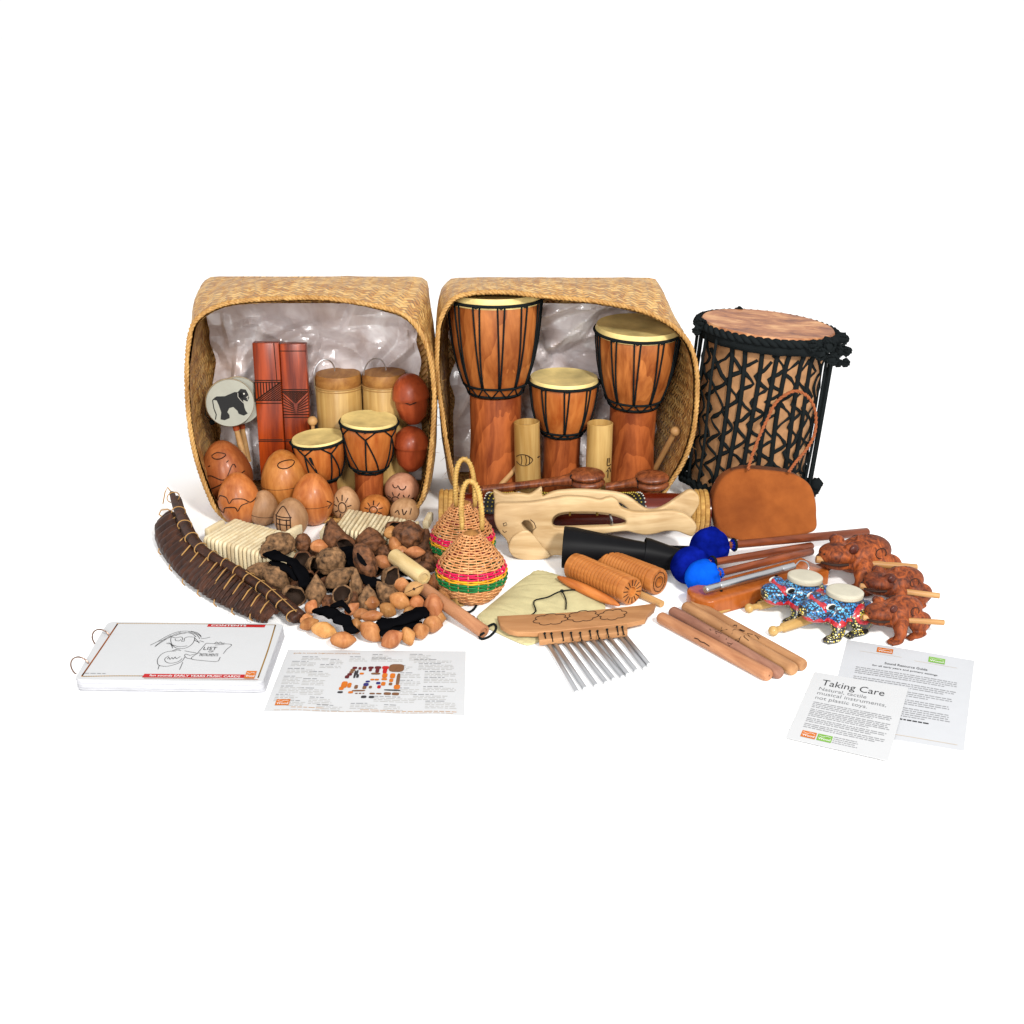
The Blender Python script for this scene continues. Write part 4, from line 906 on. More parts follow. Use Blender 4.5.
# ---------------------------------------------------------------- seed-pod rattles
CAMXY = Vector((0, 0, 0))
def crk(b, M, thk, seed):
    c = M.translation
    for i, v in enumerate(b.v):
        d = v - c; k = noise.noise(v * 160) * .5 + .6 * (1 - 2.5 * abs(noise.noise(v * 75 + Vector((seed, 0, 0))))); b.v[i] = c + d * (1 + .065 * k)
def pod_obj(par, px, py, rx, ry, rot, z, mat, kind, seed):
    p0 = G(px, py, .02); r1, r2 = mm(rx, p0), mm(ry, p0); zc = max(min(r1, r2) * .92, z); p = G(px, py, zc)
    vz = (CAM - p).normalized(); M = frame(p, vz) @ rotm(0, 0, rot)    # lies roughly facing up and outwards
    b = MB(); n, mm_ = 22, 16; thk = min(r1, r2)
    if kind == 'rough': b.ell(M @ scm(r1, r2, thk * .95), 40, 28, .2, 2.6, seed); crk(b, M, thk, seed)
    elif kind == 'cup':
        v0 = len(b.v); prof = []
        for q in range(0, 100, 9): prof.append((math.sin(R(q)), -math.cos(R(q)) * 1.25))
        prof += [(.86, .12)]; rf_ = lambda a, z: 1 + .16 * math.sin(a * 2 + seed) + .06 * math.sin(a * 5 + seed * 2) + .1 * z * math.sin(a + seed)
        b.lathe(prof, Matrix(), 34, rf=rf_); inn = MB(); inn.lathe([(.865, .115)] + [(.82 * math.sin(R(q)), -1.0 * math.cos(R(q))) for q in range(84, 0, -12)] + [(0, -1.0)], Matrix(), 34, rf=rf_)
        Mc = M @ rotm(12, -34, 0); wp = lambda v: Mc @ Vector((v.x * thk, v.y * thk * 1.05, (v + Vector((0, 0, .14 * math.sin(math.atan2(v.y, v.x) * 3 + seed))) * max(0, v.z + .3)).z * max(r1, r2) * .95))
        inn.v = [wp(v) for v in inn.v]
        for i in range(v0, len(b.v)):
            v = b.v[i]; v = v + Vector((0, 0, .14 * math.sin(math.atan2(v.y, v.x) * 3 + seed))) * max(0, v.z + .3); b.v[i] = Mc @ Vector((v.x * thk, v.y * thk * 1.05, v.z * max(r1, r2) * .95))
        crk(b, M, thk, seed)
    elif kind == 'point':
        vs0 = len(b.v); b.ell(Matrix(), 34, 24, .2, 1.8, seed); n_pt = 1
        for i in range(vs0, len(b.v)):
            v = b.v[i]; k = 1 - .55 * max(0, v.y) ; v.x *= k; v.z *= k; b.v[i] = M @ Vector((v.x * r1, v.y * r2 * 1.05, v.z * thk))
        crk(b, M, thk, seed)
    else:
        vs0 = len(b.v); b.ell(Matrix(), n, mm_, .07, 1.4, seed)
        for i in range(vs0, len(b.v)):
            v = b.v[i] * (1 + .10 * noise.noise(b.v[i] * 1.5 + Vector((seed, seed * 3, 0)))); k = 1 - .42 * max(0, v.x) ** 1.6 - .18 * max(0, -v.x); crease = .05 * math.exp(-(v.y * 7) ** 2); v2 = v * (1 + (crease if v.z > 0 else 0)); b.v[i] = M @ Vector((v2.x * r1, v2.y * r2 * k, v2.z * thk * .9 * k))
    o = part(b, 'nut_shell' if kind == 'nut' else 'seed_pod', m[mat], par, ang=180)
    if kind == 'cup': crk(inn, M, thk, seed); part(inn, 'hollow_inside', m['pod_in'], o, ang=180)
    return M, p, r1, r2, thk, o
def slit(par, Mx, r1, r2, thk, pts, w_=.0035):
    c = MB(); c.tube([Mx @ Vector((x * r1, y * r2, thk * .92 * math.sqrt(max(.05, 1 - x * x - y * y)))) for x, y in pts], [w_ * .4] + [w_] * (len(pts) - 2) + [w_ * .4], 8, flat=.5, hint=(0, 0, 1)); part(c, 'dark_opening', m['blackfab'], par)
def fr_(b):
    for i, v in enumerate(b.v): b.v[i] = v + noise.noise_vector(v * 55) * .0045 + noise.noise_vector(v * 150) * .0016
def strap(par, pts, z, w_, name='cloth_strap_or_gap_fill', lump=.25):  # draws real straps and the added black fills for dark gaps between pods
    pts = resample([G(x, y, zz) for (x, y), zz in zip(pts, z)], .006); n = len(pts); b = MB()
    b.tube(pts, [w_ * (.85 + lump * 1.8 * noise.noise(Vector((i * .45, w_ * 900, 0)))) * (.45 if i in (0, n - 1) else 1) for i in range(n)], 18, flat=.42); fr_(b); part(b, name, m['blackfab'], par, ang=180)
def rattle_bunch(label, base, pods, straps, openings=()):
    pods = [list(q) for q in pods]
    t = thing('pod_rattle', label, 'pod rattle', G(*base), 'seed and nut rattles on black straps'); inf = []
    for i, (px, py, rx, ry, rot, z, mat, kind) in enumerate(pods): inf.append(pod_obj(t, px, py, rx, ry, rot, z, mat, kind, i * 3 + px * .1))
    for pts, z, w_ in straps: strap(t, pts, z, w_)
    for i, pts, w_ in openings: M_, p, r1, r2, th_, o = inf[i]; slit(o, M_, r1, r2, th_, pts, w_)
    return t
rattle_bunch('rattle of large rough pods on a black strap, beside the dark curved rattle', (285, 590), [
    (279, 545, 15, 12, 10, .05, 'pod', 'rough'), (262, 574, 17, 11, 15, .024, 'pod', 'rough'), (277, 577, 15, 12, -35, .034, 'pod', 'point'), (294, 597, 12, 12, 120, .018, 'pod', 'cup'), (303, 543, 7.5, 9.5, 0, .04, 'pod_brown', 'rough'),
    (302, 561, 10, 12, 200, .025, 'pod_brown', 'cup'), (292, 575, 9, 10, 0, .012, 'pod_brown', 'rough'), (308, 580, 9, 9, 90, .02, 'pod_brown', 'cup'), (268, 552, 8, 9, 0, .045, 'pod', 'rough'), (298, 586, 9, 8, 0, .01, 'pod_brown', 'rough'), (286, 584, 8, 7, 0, .01, 'pod', 'rough'), (312, 553, 8, 7, 0, .015, 'pod_brown', 'rough')],
    [([(268, 553), (280, 557), (292, 562), (301, 573), (308, 588)], [.058, .062, .055, .045, .03], .017), ([(270, 561), (285, 568), (298, 580)], [.05, .05, .035], .011), ([(276, 566), (292, 580), (306, 594)], [.010, .010, .010], .026)])  # last, widest band is an added black fill darkening the gaps between pods
rattle_bunch('rattle of cracked rough pods in the middle of the heap, with an open split pod', (340, 585), [
    (334, 536, 12, 16, 12, .05, 'pod_brown', 'point'), (346, 546, 9, 12, 60, .045, 'pod_brown', 'cup'), (331, 561, 14, 13, 0, .045, 'pod', 'rough'), (316, 567, 9, 12, 160, .03, 'pod', 'cup'),
    (316, 591, 10, 15, 0, .03, 'pod', 'point'), (341, 577, 9, 15, -58, .038, 'pod', 'point'), (342, 595, 14, 10, -100, .034, 'pod', 'cup'), (356, 584, 6.5, 15, 5, .03, 'pod', 'point'), (365, 561, 10, 18, 22, .06, 'pod_brown', 'rough'),
    (368, 600, 9.5, 14, 0, .03, 'pod', 'point'), (351, 600, 8, 9, 0, .012, 'pod_brown', 'rough'), (330, 602, 8, 8, 0, .012, 'pod_brown', 'rough'), (322, 577, 9, 9, -20, .016, 'pod_brown', 'cup'), (379, 590, 8, 8, 0, .012, 'pod_brown', 'rough'), (360, 590, 9, 8, 0, .01, 'pod_brown', 'rough'), (345, 568, 9, 8, 0, .012, 'pod', 'rough'), (328, 583, 8, 7, 0, .01, 'pod_brown', 'rough'), (322, 553, 8, 8, 0, .015, 'pod', 'rough'), (359, 550, 9, 8, 0, .012, 'pod_brown', 'rough'), (352, 570, 8, 7, 0, .012, 'pod_brown', 'rough')],
    [([(347, 548), (352, 557), (360, 572), (372, 582), (382, 584)], [.045, .048, .04, .03, .03], .013), ([(342, 556), (346, 570), (352, 578)], [.03, .03, .02], .012), ([(318, 572), (335, 585), (365, 592), (385, 600)], [.010, .010, .010, .010], .028), ([(320, 556), (350, 562), (378, 572)], [.010, .010, .010], .026)],  # two widest low bands are added black fill where the heap is dark
    [(8, [(-.35, .55), (-.28, .25), (-.2, .0), (-.05, -.25)], .0065), (0, [(-.5, .72), (-.3, .82)], .006)])
rattle_bunch('rattle of dark brown round pods at the back right of the heap', (400, 570), [
    (370, 541, 15, 13, 0, .045, 'pod_brown', 'point'), (408, 535, 14, 13, 0, .062, 'pod_brown', 'rough'), (396, 531, 10, 10, 150, .05, 'pod_brown', 'cup'), (424, 546, 12, 16, -10, .03, 'pod_brown', 'point'), (430, 560, 9, 10, 0, .02, 'pod_brown', 'rough'),
    (391, 577, 10, 9, 130, .035, 'pod', 'cup'), (387, 594, 11, 14, 40, .03, 'pod', 'point'), (399, 592, 10, 10, -60, .02, 'pod', 'cup'), (384, 552, 9, 8, 0, .03, 'pod_brown', 'rough'), (374, 568, 10, 10, 20, .02, 'pod_brown', 'cup'), (413, 560, 9, 8, 0, .02, 'pod_brown', 'rough'), (420, 596, 8, 7, 0, .01, 'pod_brown', 'rough')],
    [([(376, 552), (392, 558), (412, 572)], [.015, .015, .012], .026), ([(390, 580), (404, 586), (424, 598)], [.014, .014, .012], .020)], [(2, [(-.5, -.5), (0, -.7), (.4, -.6)], .003)])  # wide low bands added as black fill under the pods to darken gaps
N_ = 'nut'
rattle_bunch('anklet of tan nut shells on black cloth, front left of the heap', (340, 620), [
    (311, 607, 8, 6.5, 60, .016, 'nut', N_), (304, 618, 9, 5.5, 10, .013, 'nut', N_), (309, 624, 10, 6.5, 20, .014, 'nut', N_), (324, 630, 13, 8.5, -10, .016, 'nut', N_), (343, 640, 13, 9, 0, .016, 'nut', N_), (352, 609, 9, 6, 40, .022, 'nut', N_)],
    [([(316, 610), (326, 612), (340, 617), (350, 628), (352, 634)], [.022, .03, .03, .022, .016], .016), ([(330, 607), (342, 604), (350, 612)], [.03, .032, .02], .010)], [])
rattle_bunch('anklet of tan nut shells around a wide black band, front centre of the heap', (402, 622), [
    (361, 614, 8, 6, 20, .03, 'nut', N_), (372, 616, 11, 6, 8, .036, 'nut', N_), (356, 626, 8, 8, 0, .016, 'nut', N_), (371, 632, 13, 9.5, -45, .018, 'nut', N_), (392, 639, 12, 9, 30, .017, 'nut', N_), (408, 636, 7.5, 10, 20, .017, 'nut', N_), (421, 631, 9, 8.5, 20, .018, 'nut', N_),
    (433, 624, 10, 9, -10, .018, 'nut', N_), (434, 606, 9.5, 14, 8, .03, 'nut', N_), (417, 603, 8, 8, 0, .03, 'nut', N_), (400, 601, 11, 9, -25, .034, 'nut', N_), (388, 610, 9, 8, -30, .024, 'nut', N_), (439, 618, 7, 8, 0, .01, 'nut', N_)],
    [([(376, 627), (390, 623), (405, 619), (420, 613), (428, 612)], [.022, .026, .028, .028, .026], .018), ([(380, 634), (400, 628), (420, 622)], [.018, .018, .018], .012)], [])
rattle_bunch('scattered string of orange nut shells threaded through the back of the heap', (400, 575), [
    (319, 546, 9, 7, 0, .038, 'nut', N_), (383, 562, 9, 7, -25, .045, 'nut', N_), (402, 585, 7.5, 7.5, 0, .045, 'nut', N_), (415, 552, 10, 6, 0, .045, 'nut', N_), (401, 552, 9, 6, 0, .042, 'nut', N_), (391, 533, 7, 7, 0, .06, 'nut', N_), (395, 545, 6, 9, 20, .05, 'nut', N_),
    (435, 582, 8, 9, 0, .026, 'nut', N_), (423, 577, 9, 8, 0, .03, 'nut', N_), (446, 594, 8, 8, 0, .02, 'nut', N_), (372, 603, 8, 7, 0, .03, 'nut', N_), (410, 612, 7, 6, 0, .02, 'nut', N_), (426, 567, 9, 5, -20, .03, 'pod_brown', 'rough')],
    [([(390, 538), (398, 550), (408, 556)], [.04, .04, .035], .007), ([(428, 585), (438, 592), (446, 596)], [.012, .012, .01], .006)], [])
# bell-like nut with a slit
t = thing('slit_bell', 'pale round wooden bell with a dark slit, resting on the nut shells', 'bell', G(415, 600))
M_, p, r1, r2, th_, o = pod_obj(t, 414, 589, 10, 7.5, 25, .052, 'stickpale', 'nut2', 3)
c = MB(); c.tube([M_ @ Vector((x * r1, .0 * r2, th_ * .93 * math.sqrt(1 - x * x))) for x in (-.92, -.5, 0, .5, .92)], .0006, 5); c.ell(M_ @ T_((0, 0, th_ * .88)) @ scm(.0026, .0026, .0014), 10, 6); part(c, 'slit', m['burn'], o)
# whistles
def whistle(label, a, c, r, mat, marks, cordpts=None, za=None, zc_=None):
    A, C = G(*a, za or r), G(*c, zc_ or r); M = seg(A, C, (0, 0, 1)); L = (C - A).length; t = thing('wooden_whistle', label, 'whistle', M, 'small wooden whistles and tubes')
    b = MB(); b.lathe([(0, .003), (r * .55, .003), (r * .6, 0), (r * .93, 0), (r, .002), (r, L - .002), (r * .93, L), (r * .6, L), (r * .55, L - .003), (0, L - .003)], M, 28); part(b, 'tube', m[mat], t)
    b = MB()
    for (f, s) in marks: b.ell(M @ T_((r * .75, -r * .55, L * f)) @ scm(.0018, .0016, s), 8, 6)
    if marks: part(b, 'burnt_marks', m['burn'], t)
    if cordpts: b = MB(); b.tube(resample([G(x, y, z) for x, y, z in cordpts], .003), .0021, 8); part(b, 'cord', m['black'], t)
    return t
whistle('pale cream whistle tube lying on top of the heap', (394, 556), (424, 578), .0145, 'cream2' if 'cream2' in m else 'stickpale', [(.05, .003), (.35, .0035)], None, .055, .045)
whistle('long brown wooden whistle with a burnt star and black cord loop', (424, 589), (484, 632), .0115, 'clave1', [(.06, .004), (.16, .004), (.7, .002), (.78, .005), (.84, .003)], [(487, 627, .016), (494, 624, .01), (496, 629, .004), (490, 636, .003), (482, 639, .003), (479, 636, .006), (484, 633, .014)], .035, .0118)
whistle('short pale tube end beside the front cane shaker, with a thin black cord', (444, 588), (462, 600), .0135, 'bamboo', [], [(458, 606, .004), (466, 612, .003), (473, 610, .003), (477, 603, .003), (474, 597, .003)])
# ---------------------------------------------------------------- big roped drum
top = P(768, 323, 2.66); H = top.z; r = mm(66, top); M = T_((top.x, 2.66, H)) @ rotm(0, 4.6, 0) @ T_((0, 0, -H))
zmin = -math.sin(R(4.6)) * r; M = T_((0, 0, 0)) @ M
t = thing('barrel_drum', 'big cylindrical drum with cowhide head and dense black rope lacing, behind the suede drum', 'drum', M)
b = MB(); b.lathe([(0, .02), (r * .86, .02), (r * .87, .03), (r * .885, H * .5), (r * .9, H * .95), (0, H * .95)], M, 72); part(b, 'body', m['bigdrum'], t)
b = MB(); b.lathe([(r * 1.0, H * .955), (r * 1.01, H * .985), (r * .985, H), (r * .5, H - .001), (0, H - .002)], M, 72); part(b, 'hide_head', m['hide'], t)
b = MB(); b.lathe([(r * .9, H * .9), (r * 1.03, H * .905), (r * 1.05, H * .93), (r * 1.05, H * .965), (r * 1.01, H * .985)], M, 90, rf=lambda a, z: 1 + .035 * noise.noise(Vector((math.cos(a) * 14, math.sin(a) * 14, z * 90)))); part(b, 'cloth_band', m['black'], t, ang=180)
b = MB(); b.rope(circle(M, r * 1.05, 60, H * .972), .0042, .0056, .034, 2, True, 8, .004)
part(b, 'head_ring', m['black'], t, ang=180)
b = MB(); b.rope(circle(M, r * 1.0, 60, H * .085), .007, .0065, .035, 2, True, 7, .008)
for k in range(4): b.ell(M @ T_((r * 1.03, -.02 - .012 * k, H * (.03 + .035 * k))) @ scm(.014, .011, .013), 12, 9, .3, 3, k)
part(b, 'foot_ring', m['black'], t, ang=180)
rnd = random.Random(3)
NV = 27
for k in range(NV):
    a = 2 * math.pi * (k + .3 * rnd.random()) / NV
    side = math.cos(a) > .74 or math.cos(a) < -.8
    o0 = 1.04; ob = .985 + (.04 if side else 0)
    b = MB(); pts = []
    for i in range(9):
        f = i / 8; rr_ = r * (o0 + (ob - o0) * f) if side else r * (.905 + .01 * abs(f - .5)) * (1.08 if i == 0 else 1); an = a + .02 * math.sin(f * 6 + k)
        pts.append(M @ Vector((rr_ * math.cos(an), rr_ * math.sin(an), H * (.95 - .86 * f))))
    b.tube(pts, .0032 if side else .0049, 7, flat=.6, hint=(0, -1, 0)); part(b, 'tuning_rope', m['black'], t, ang=180)
# irregular twisted strands between the ropes
b = MB()
for k in range(NV):
    a0 = 2 * math.pi * k / NV; a1 = 2 * math.pi * (k + 1) / NV
    if math.sin((a0 + a1) / 2) > .35: continue
    for ch in range(1):
        z = H * (.9 - .05 * rnd.random()); up = rnd.random() < .5; pts = []; rr_ = r * .902; ws = []
        while z > H * .1:
            c0 = a0 if up else a1; pts.append(M @ Vector((rr_ * math.cos(c0), rr_ * math.sin(c0), z))); ws.append(rnd.uniform(.003, .0052))
            dz = rnd.uniform(.019, .034); cm = a0 + (a1 - a0) * rnd.uniform(.35, .65); pts.append(M @ Vector((rr_ * math.cos(cm), rr_ * math.sin(cm), z - dz * rnd.uniform(.3, .7)))); ws.append(rnd.uniform(.0022, .0046))
            z -= dz; up = not up
        n0 = len(pts); pts = resample([p + noise.noise_vector(p * 60) * .003 for p in pts], .008); ws = [ws[min(n0 - 1, int(i * n0 / len(pts)))] for i in range(len(pts))]; b.tube(pts, ws, 6, flat=.5, hint=(0, -1, 0))
part(b, 'crossed_lacing', m['black'], t, ang=180)
# knots bunched at the right of the head
for k, (x, y, s) in enumerate([(841, 338, 7), (846, 350, 5), (838, 350, 6), (828, 344, 7), (845, 362, 4), (832, 358, 6), (820, 352, 7), (812, 344, 6), (838, 362, 4), (700, 322, 6), (697, 330, 4), (739, 310, 2.5)]):
    p = P(x, y, 2.60 if x < 800 and x > 710 else 2.62); q = mm(s, p) if x != 739 else .006
    b = MB()
    if x == 739: p = P(739, 309, 2.79)
    if x in (804, 796, 812): p = P(x, y, 2.525)
    if x in (820, 828, 832, 822): p = P(x, y, 2.545)
    b.ell(T_(p) @ rotm(k * 40, k * 25, 0) @ scm(q * 1.1, q * .7, q * .8), 14, 10, .4, 2.5, k)
    b.rope([p + Vector((-q, 0, 0)), p + Vector((0, -q * .8, q * .6)), p + Vector((q, 0, -.2 * q)), p + Vector((0, -q * .5, -q))], .002, .0024, .012, 2, True, 5, .003); part(b, 'rope_knot', m['black'], t, ang=180)

# ---------------------------------------------------------------- brown suede drum with rope handle
Yg = 2.39; ol = [(721, 533), (716, 522), (713, 505), (715, 492), (722, 479), (731, 472), (742, 469), (765, 470), (790, 473), (802, 478), (811, 486), (816, 500), (817, 515), (815, 531), (790, 537), (765, 541), (741, 541)]
ref = G(765, 541); M = T_((ref.x, ref.y, 0)) @ rotm(90 - 14, 0, 0)
t = thing('suede_drum', 'rounded brown suede drum with a twisted orange rope handle, leaning on the big roped drum', 'drum', M)
inv = M.inverted(); nrm = M.to_3x3() @ Vector((0, 0, 1)); o0 = M.translation
def onpl(x, y):
    d = ray(x, y); k = (o0 - CAM).dot(nrm) / d.dot(nrm); return inv @ (CAM + d * k)
l2 = [(q.x, q.y) for q in resample([(onpl(*p).x, onpl(*p).y, 0) for p in ol], .006, True)]
b = MB(); b.prism([l2], M @ T_((0, 0, -.06)), .06, .007); part(b, 'drum_body', m['leather'], t, ang=45)
b = MB(); l3 = [(onpl(*p).x, onpl(*p).y) for p in [(733, 471.5), (745, 469.5), (765, 470.5), (788, 473), (800, 478)]]
b.tube([M @ Vector((x, y + .0008, -.02)) for x, y in l3], [.012, .019, .02, .019, .012], 14, flat=.16, hint=(0, 0, 1)); part(b, 'dark_top_edge', m['leather_top'], t)
b = MB(); hp = [(748, 470, 2.40), (752, 456, 2.43), (760, 435, 2.46), (768, 418, 2.48), (775, 404, 2.50), (785, 395, 2.505), (796, 391, 2.505), (807, 396, 2.505), (814, 407, 2.505), (816, 420, 2.50), (814, 436, 2.485), (806, 450, 2.46), (796, 462, 2.43), (789, 472, 2.40)]
b.rope([P(*q) for q in hp], .0018, .0021, .018, 2, False, 6, .004); part(b, 'rope_handle', m['rope_or'], t, ang=180)

# ---------------------------------------------------------------- blue mallets
def mallet(label, head, hr, hz_, tail, tz, mat, sr=.0068):
    p = G(*head, hz_); q = G(*tail, tz); M = seg(p, q); L = (q - p).length; R0 = mm(hr, p); t = thing('felt_mallet', label, 'mallet', M, 'blue headed mallets')
    b = MB(); b.lathe([(R0 * 1.0 * math.sin(R(a)) * (1 if a < 110 else 1 - (a - 110) / 150), -R0 * 1.08 * math.cos(R(a))) for a in range(0, 171, 6)] + [(R0 * .3, R0 * 1.35), (R0 * .22, R0 * 1.4), (0, R0 * 1.4)], M, 90, rf=lambda a, z: 1 + (.12 * math.sin(a * 9 + z * 40 + 2 * math.sin(a)) * max(0, min(1, z / R0 + .15))) + .03 * math.sin(a * 3) + .03 * noise.noise(Vector((math.cos(a) * 3, math.sin(a) * 3, z * 120 + hr)))); part(b, 'felt_head', m[mat], t, ang=180)
    b = MB(); b.lathe([(0, R0), (sr, R0), (sr * 1.1, L * .6), (sr * 1.15, L - .003), (sr * .9, L), (0, L)], M, 20); part(b, 'handle', m['malletwood'], t)
    if mat == 'bluedark': b = MB(); b.tube(circle(M, R0 * .3, 16, R0 * 1.38), .0025, 6, True); part(b, 'cord_tie', m['black'], t)
mallet('navy velvet mallet lying on top, with the longest dark handle', (710, 547), 19.5, .045, (868, 532), .03, 'bluedark', .0075)
mallet('navy velvet mallet half hidden under the other two mallets', (691, 566), 19.5, .035, (812, 546), .020, 'bluedark')
mallet('bright blue felt mallet with a reddish handle, in front of the navy ones', (703, 577), 17.5, .032, (812, 551), .020, 'blue')

# ---------------------------------------------------------------- energy chime: block + bar
zt = .03; A, B_, C_ = G(685, 590, zt), G(806, 558, zt), G(706, 602, zt); ln = B_ - A; M = frame((C_.x, C_.y, 0), (0, 0, 1), ln); y = (M.inverted() @ A).y; L = ln.length
A2 = G(683, 588, zt); C2 = G(704, 604, zt)
t = thing('bar_chime', 'silver bar chime mounted on a polished orange wooden block', 'bar chime', M)
M2 = frame(((A2.x + C2.x) / 2, (A2.y + C2.y) / 2, 0), (0, 0, 1), ln); hw = abs((M2.inverted() @ A2).y)
b = MB(); pts = [(hw * .9 - hw * math.cos(R(q)) * .5, hw * math.sin(R(q))) for q in range(-90, 91, 15)]; pts = [(-p[0] + hw * .9, p[1]) if False else p for p in pts]
pl = [(hw * .6 - hw * .6 * math.cos(R(q)), hw * math.sin(R(q))) for q in range(-90, 91, 12)] + [(L, hw), (L, -hw)]
b.prism([pl[::-1]], M2, zt, .004); part(b, 'block', m['block'], t)
a, c = G(705, 590, zt + .011), G(794, 566, zt + .011); Mr = seg(a, c); Lr = (c - a).length; rr_ = .0072
b = MB(); b.lathe([(0, 0), (rr_ * .8, 0), (rr_, .0015), (rr_, .03), (rr_ * .95, .031), (rr_, .032), (rr_, Lr - .032), (rr_ * .95, Lr - .031), (rr_, Lr - .03), (rr_, Lr - .0015), (rr_ * .8, Lr), (0, Lr)], Mr, 24); part(b, 'metal_bar', m['steel'], t)
b = MB(); b.tube(resample([G(796, 565, .041), G(800, 561, .048), G(806, 562, .05), G(809, 567, .045), G(807, 572, .036)], .004), .0016, 8); part(b, 'wire_hook', m['steel'], t)
for f in (.18, .8): b = MB(); q = a.lerp(c, f); b.tube([q + Vector((0, 0, -.012)), q], .0025, 8); part(b, 'bar_support', m['black'], t)

# ---------------------------------------------------------------- claves
CL = [((660, 617), (769, 675.5), 'clave1', 'nearest pinkish wooden clave of the four lying side by side', 6.8), ((672, 611), (780, 673.5), 'clave2', 'grey-brown wooden clave, second nearest of the four', 6.6), ((685, 606.5), (794, 670), 'clave3', 'golden wooden clave, third nearest of the four', 6.8), ((693, 604), (803.5, 665.5), 'clave3', 'farthest golden clave of the four, next to the orange block', 6.6)]
for k, (a, c, mt, lb, rp_) in enumerate(CL):
    z = .0107; A, C = G(*a, z), G(*c, z); rr_ = mm(rp_, C); A.z = C.z = rr_; M = seg(A, C, (0, 0, 1)); L = (C - A).length; t = thing('clave', lb, 'clave', M, 'four wooden claves')
    b = MB(); b.lathe([(0, -.001), (rr_ * .75, 0), (rr_ * .97, .003), (rr_, .008), (rr_ * 1.005, L * .5), (rr_, L - .008), (rr_ * .96, L - .003), (rr_ * .8, L), (0, L + .0005)], M, 28); part(b, 'stick', m[mt], t)
    b = MB(); rnd = random.Random(k)
    if k == 0:
        b.tube([M @ Vector((rr_ * 1.0 * math.cos(R(q[1])), rr_ * 1.0 * math.sin(R(q[1])), L * q[0])) for q in ((.38, 75), (.41, 68), (.44, 78), (.47, 70), (.52, 76))], .001, 4)
        b.ell(M @ T_((0, 0, L)) @ scm(.002, .001, .001), 6, 4); part(b, 'burnt_drawing', m['burn'], t)
    else:
        for j in range(4):
            f0 = .38 + .06 * j + .02 * k; a0 = rnd.uniform(10, 60); q_ = []
            for _ in range(rnd.randint(3, 5)): q_.append((f0 + rnd.uniform(-.03, .03), a0 + rnd.uniform(-35, 35)))
            b.tube([M @ Vector((rr_ * math.cos(R(a_)), rr_ * math.sin(R(a_)), L * f_)) for f_, a_ in q_], .0008, 4)
        part(b, 'burnt_drawing', m['burn'], t)

# ---------------------------------------------------------------- frogs
def frogM(px, py, s, yaw, k=.92): p = G(px, py); return T_(p) @ rotm(0, 0, yaw) @ scm(s, s, s * k)
def frog_shapes(M, painted):
    b = MB(); E = lambda c, r, rot=(0, 0, 0): b.ell(M @ T_(c) @ rotm(*rot) @ scm(*r), 24, 16)
    E((.08, 0, .33), (.36, .25, .22), (0, -6, 0)); E((-.02, 0, .30), (.3, .24, .2)); E((-.27, 0, .385), (.24, .21, .13), (0, 6, 0)); E((-.24, 0, .27), (.22, .185, .085)); E((-.43, 0, .375), (.09, .11, .08))
    for s_ in (-1, 1):
        E((-.2, s_ * .13, .49), (.085, .075, .075)); E((.26, s_ * .23, .2), (.2, .11, .17), (0, 20, 0)); E((.16, s_ * .31, .04), (.17, .075, .04))
        b.tube([M @ Vector(v) for v in ((-.05, s_ * .18, .27), (-.13, s_ * .27, .19), (-.15, s_ * .31, .11), (-.2, s_ * .32, .045))], [.12 * M.to_scale().x, .1 * M.to_scale().x, .085 * M.to_scale().x, .065 * M.to_scale().x], 12)
        E((-.25, s_ * .33, .045), (.13, .095, .045))
        for q in (-1, 0, 1): E((-.33 + .02 * abs(q), s_ * .33 + q * .045, .027), (.06, .022, .024), (0, 0, -q * s_ * 0 - q * 12)); E((.01, s_ * .33 + q * .04, .027), (.05, .02, .024))
    return b
def frog(label, px, py, s, yaw, grp):
    M = frogM(px, py, s, yaw); M0 = T_(M.translation) @ rotm(0, 0, yaw); t = thing('frog_guiro', label, 'frog guiro', M0, grp); b = frog_shapes(M, False)
    for k in range(9):
        f = k / 8; x = -.02 + .42 * f; z = .545 + .015 * math.sin(math.pi * f) - .16 * f ** 2; b.ell(M @ T_((x, 0, z)) @ rotm(0, 20 + 25 * f, 0) @ scm(.022, .035, .045), 10, 8)
    me = blob(b, .0020, M0.inverted(), m['frog'], 'body', 2); part(None, 'body', None, t, mesh=me)
    for s_ in (-1, 1): b = MB(); b.ell(M @ T_((-.21, s_ * .185, .5)) @ scm(.062, .036, .062), 16, 10); part(b, 'eye', m['frogeye'], t); 
    b = MB(); b.tube([M @ Vector((-.265 + .3 * -math.cos(R(q)) * .86, .235 * math.sin(R(q)) * .9, .325)) for q in range(-85, 86, 8)], .016 * s, 6)
    for s_ in (-1, 1):
        b.ell(M @ T_((-.50, s_ * .035, .43)) @ scm(.012, .012, .012), 6, 5)
        b.tube([M @ (Vector((.14 + .075 * math.cos(R(q)), s_ * (.238 - .012 * math.sin(R(q))), .405 + .065 * math.sin(R(q))))) for q in range(0, 360, 30)], .006 * s, 5, True)
        for q in (-1, 1): b.tube([M @ Vector((-.36, s_ * .33 + q * .024, .035)), M @ Vector((-.27, s_ * .33 + q * .02, .077))], .007 * s, 5)
    part(b, 'carved_grooves', m['burn'], t)
    return M
def stick_in(label, M, s, ext=(.12, .5), r=.042):
    a, c = M @ Vector((-.56, .03, .345)), M @ Vector((ext[1], -.44, .235)); beater(label, a, c, r * s, 0, 'dowel', 'frog_stick', 'scraper sticks held by the wooden frogs', 'stick')
GF = 'brown carved wooden frogs'
M = frog('largest brown carved frog at the back right, mouth holding a stick', 855, 578, .158, 24, GF); stick_in('pale stick through the mouth of the largest brown frog', M, .158)
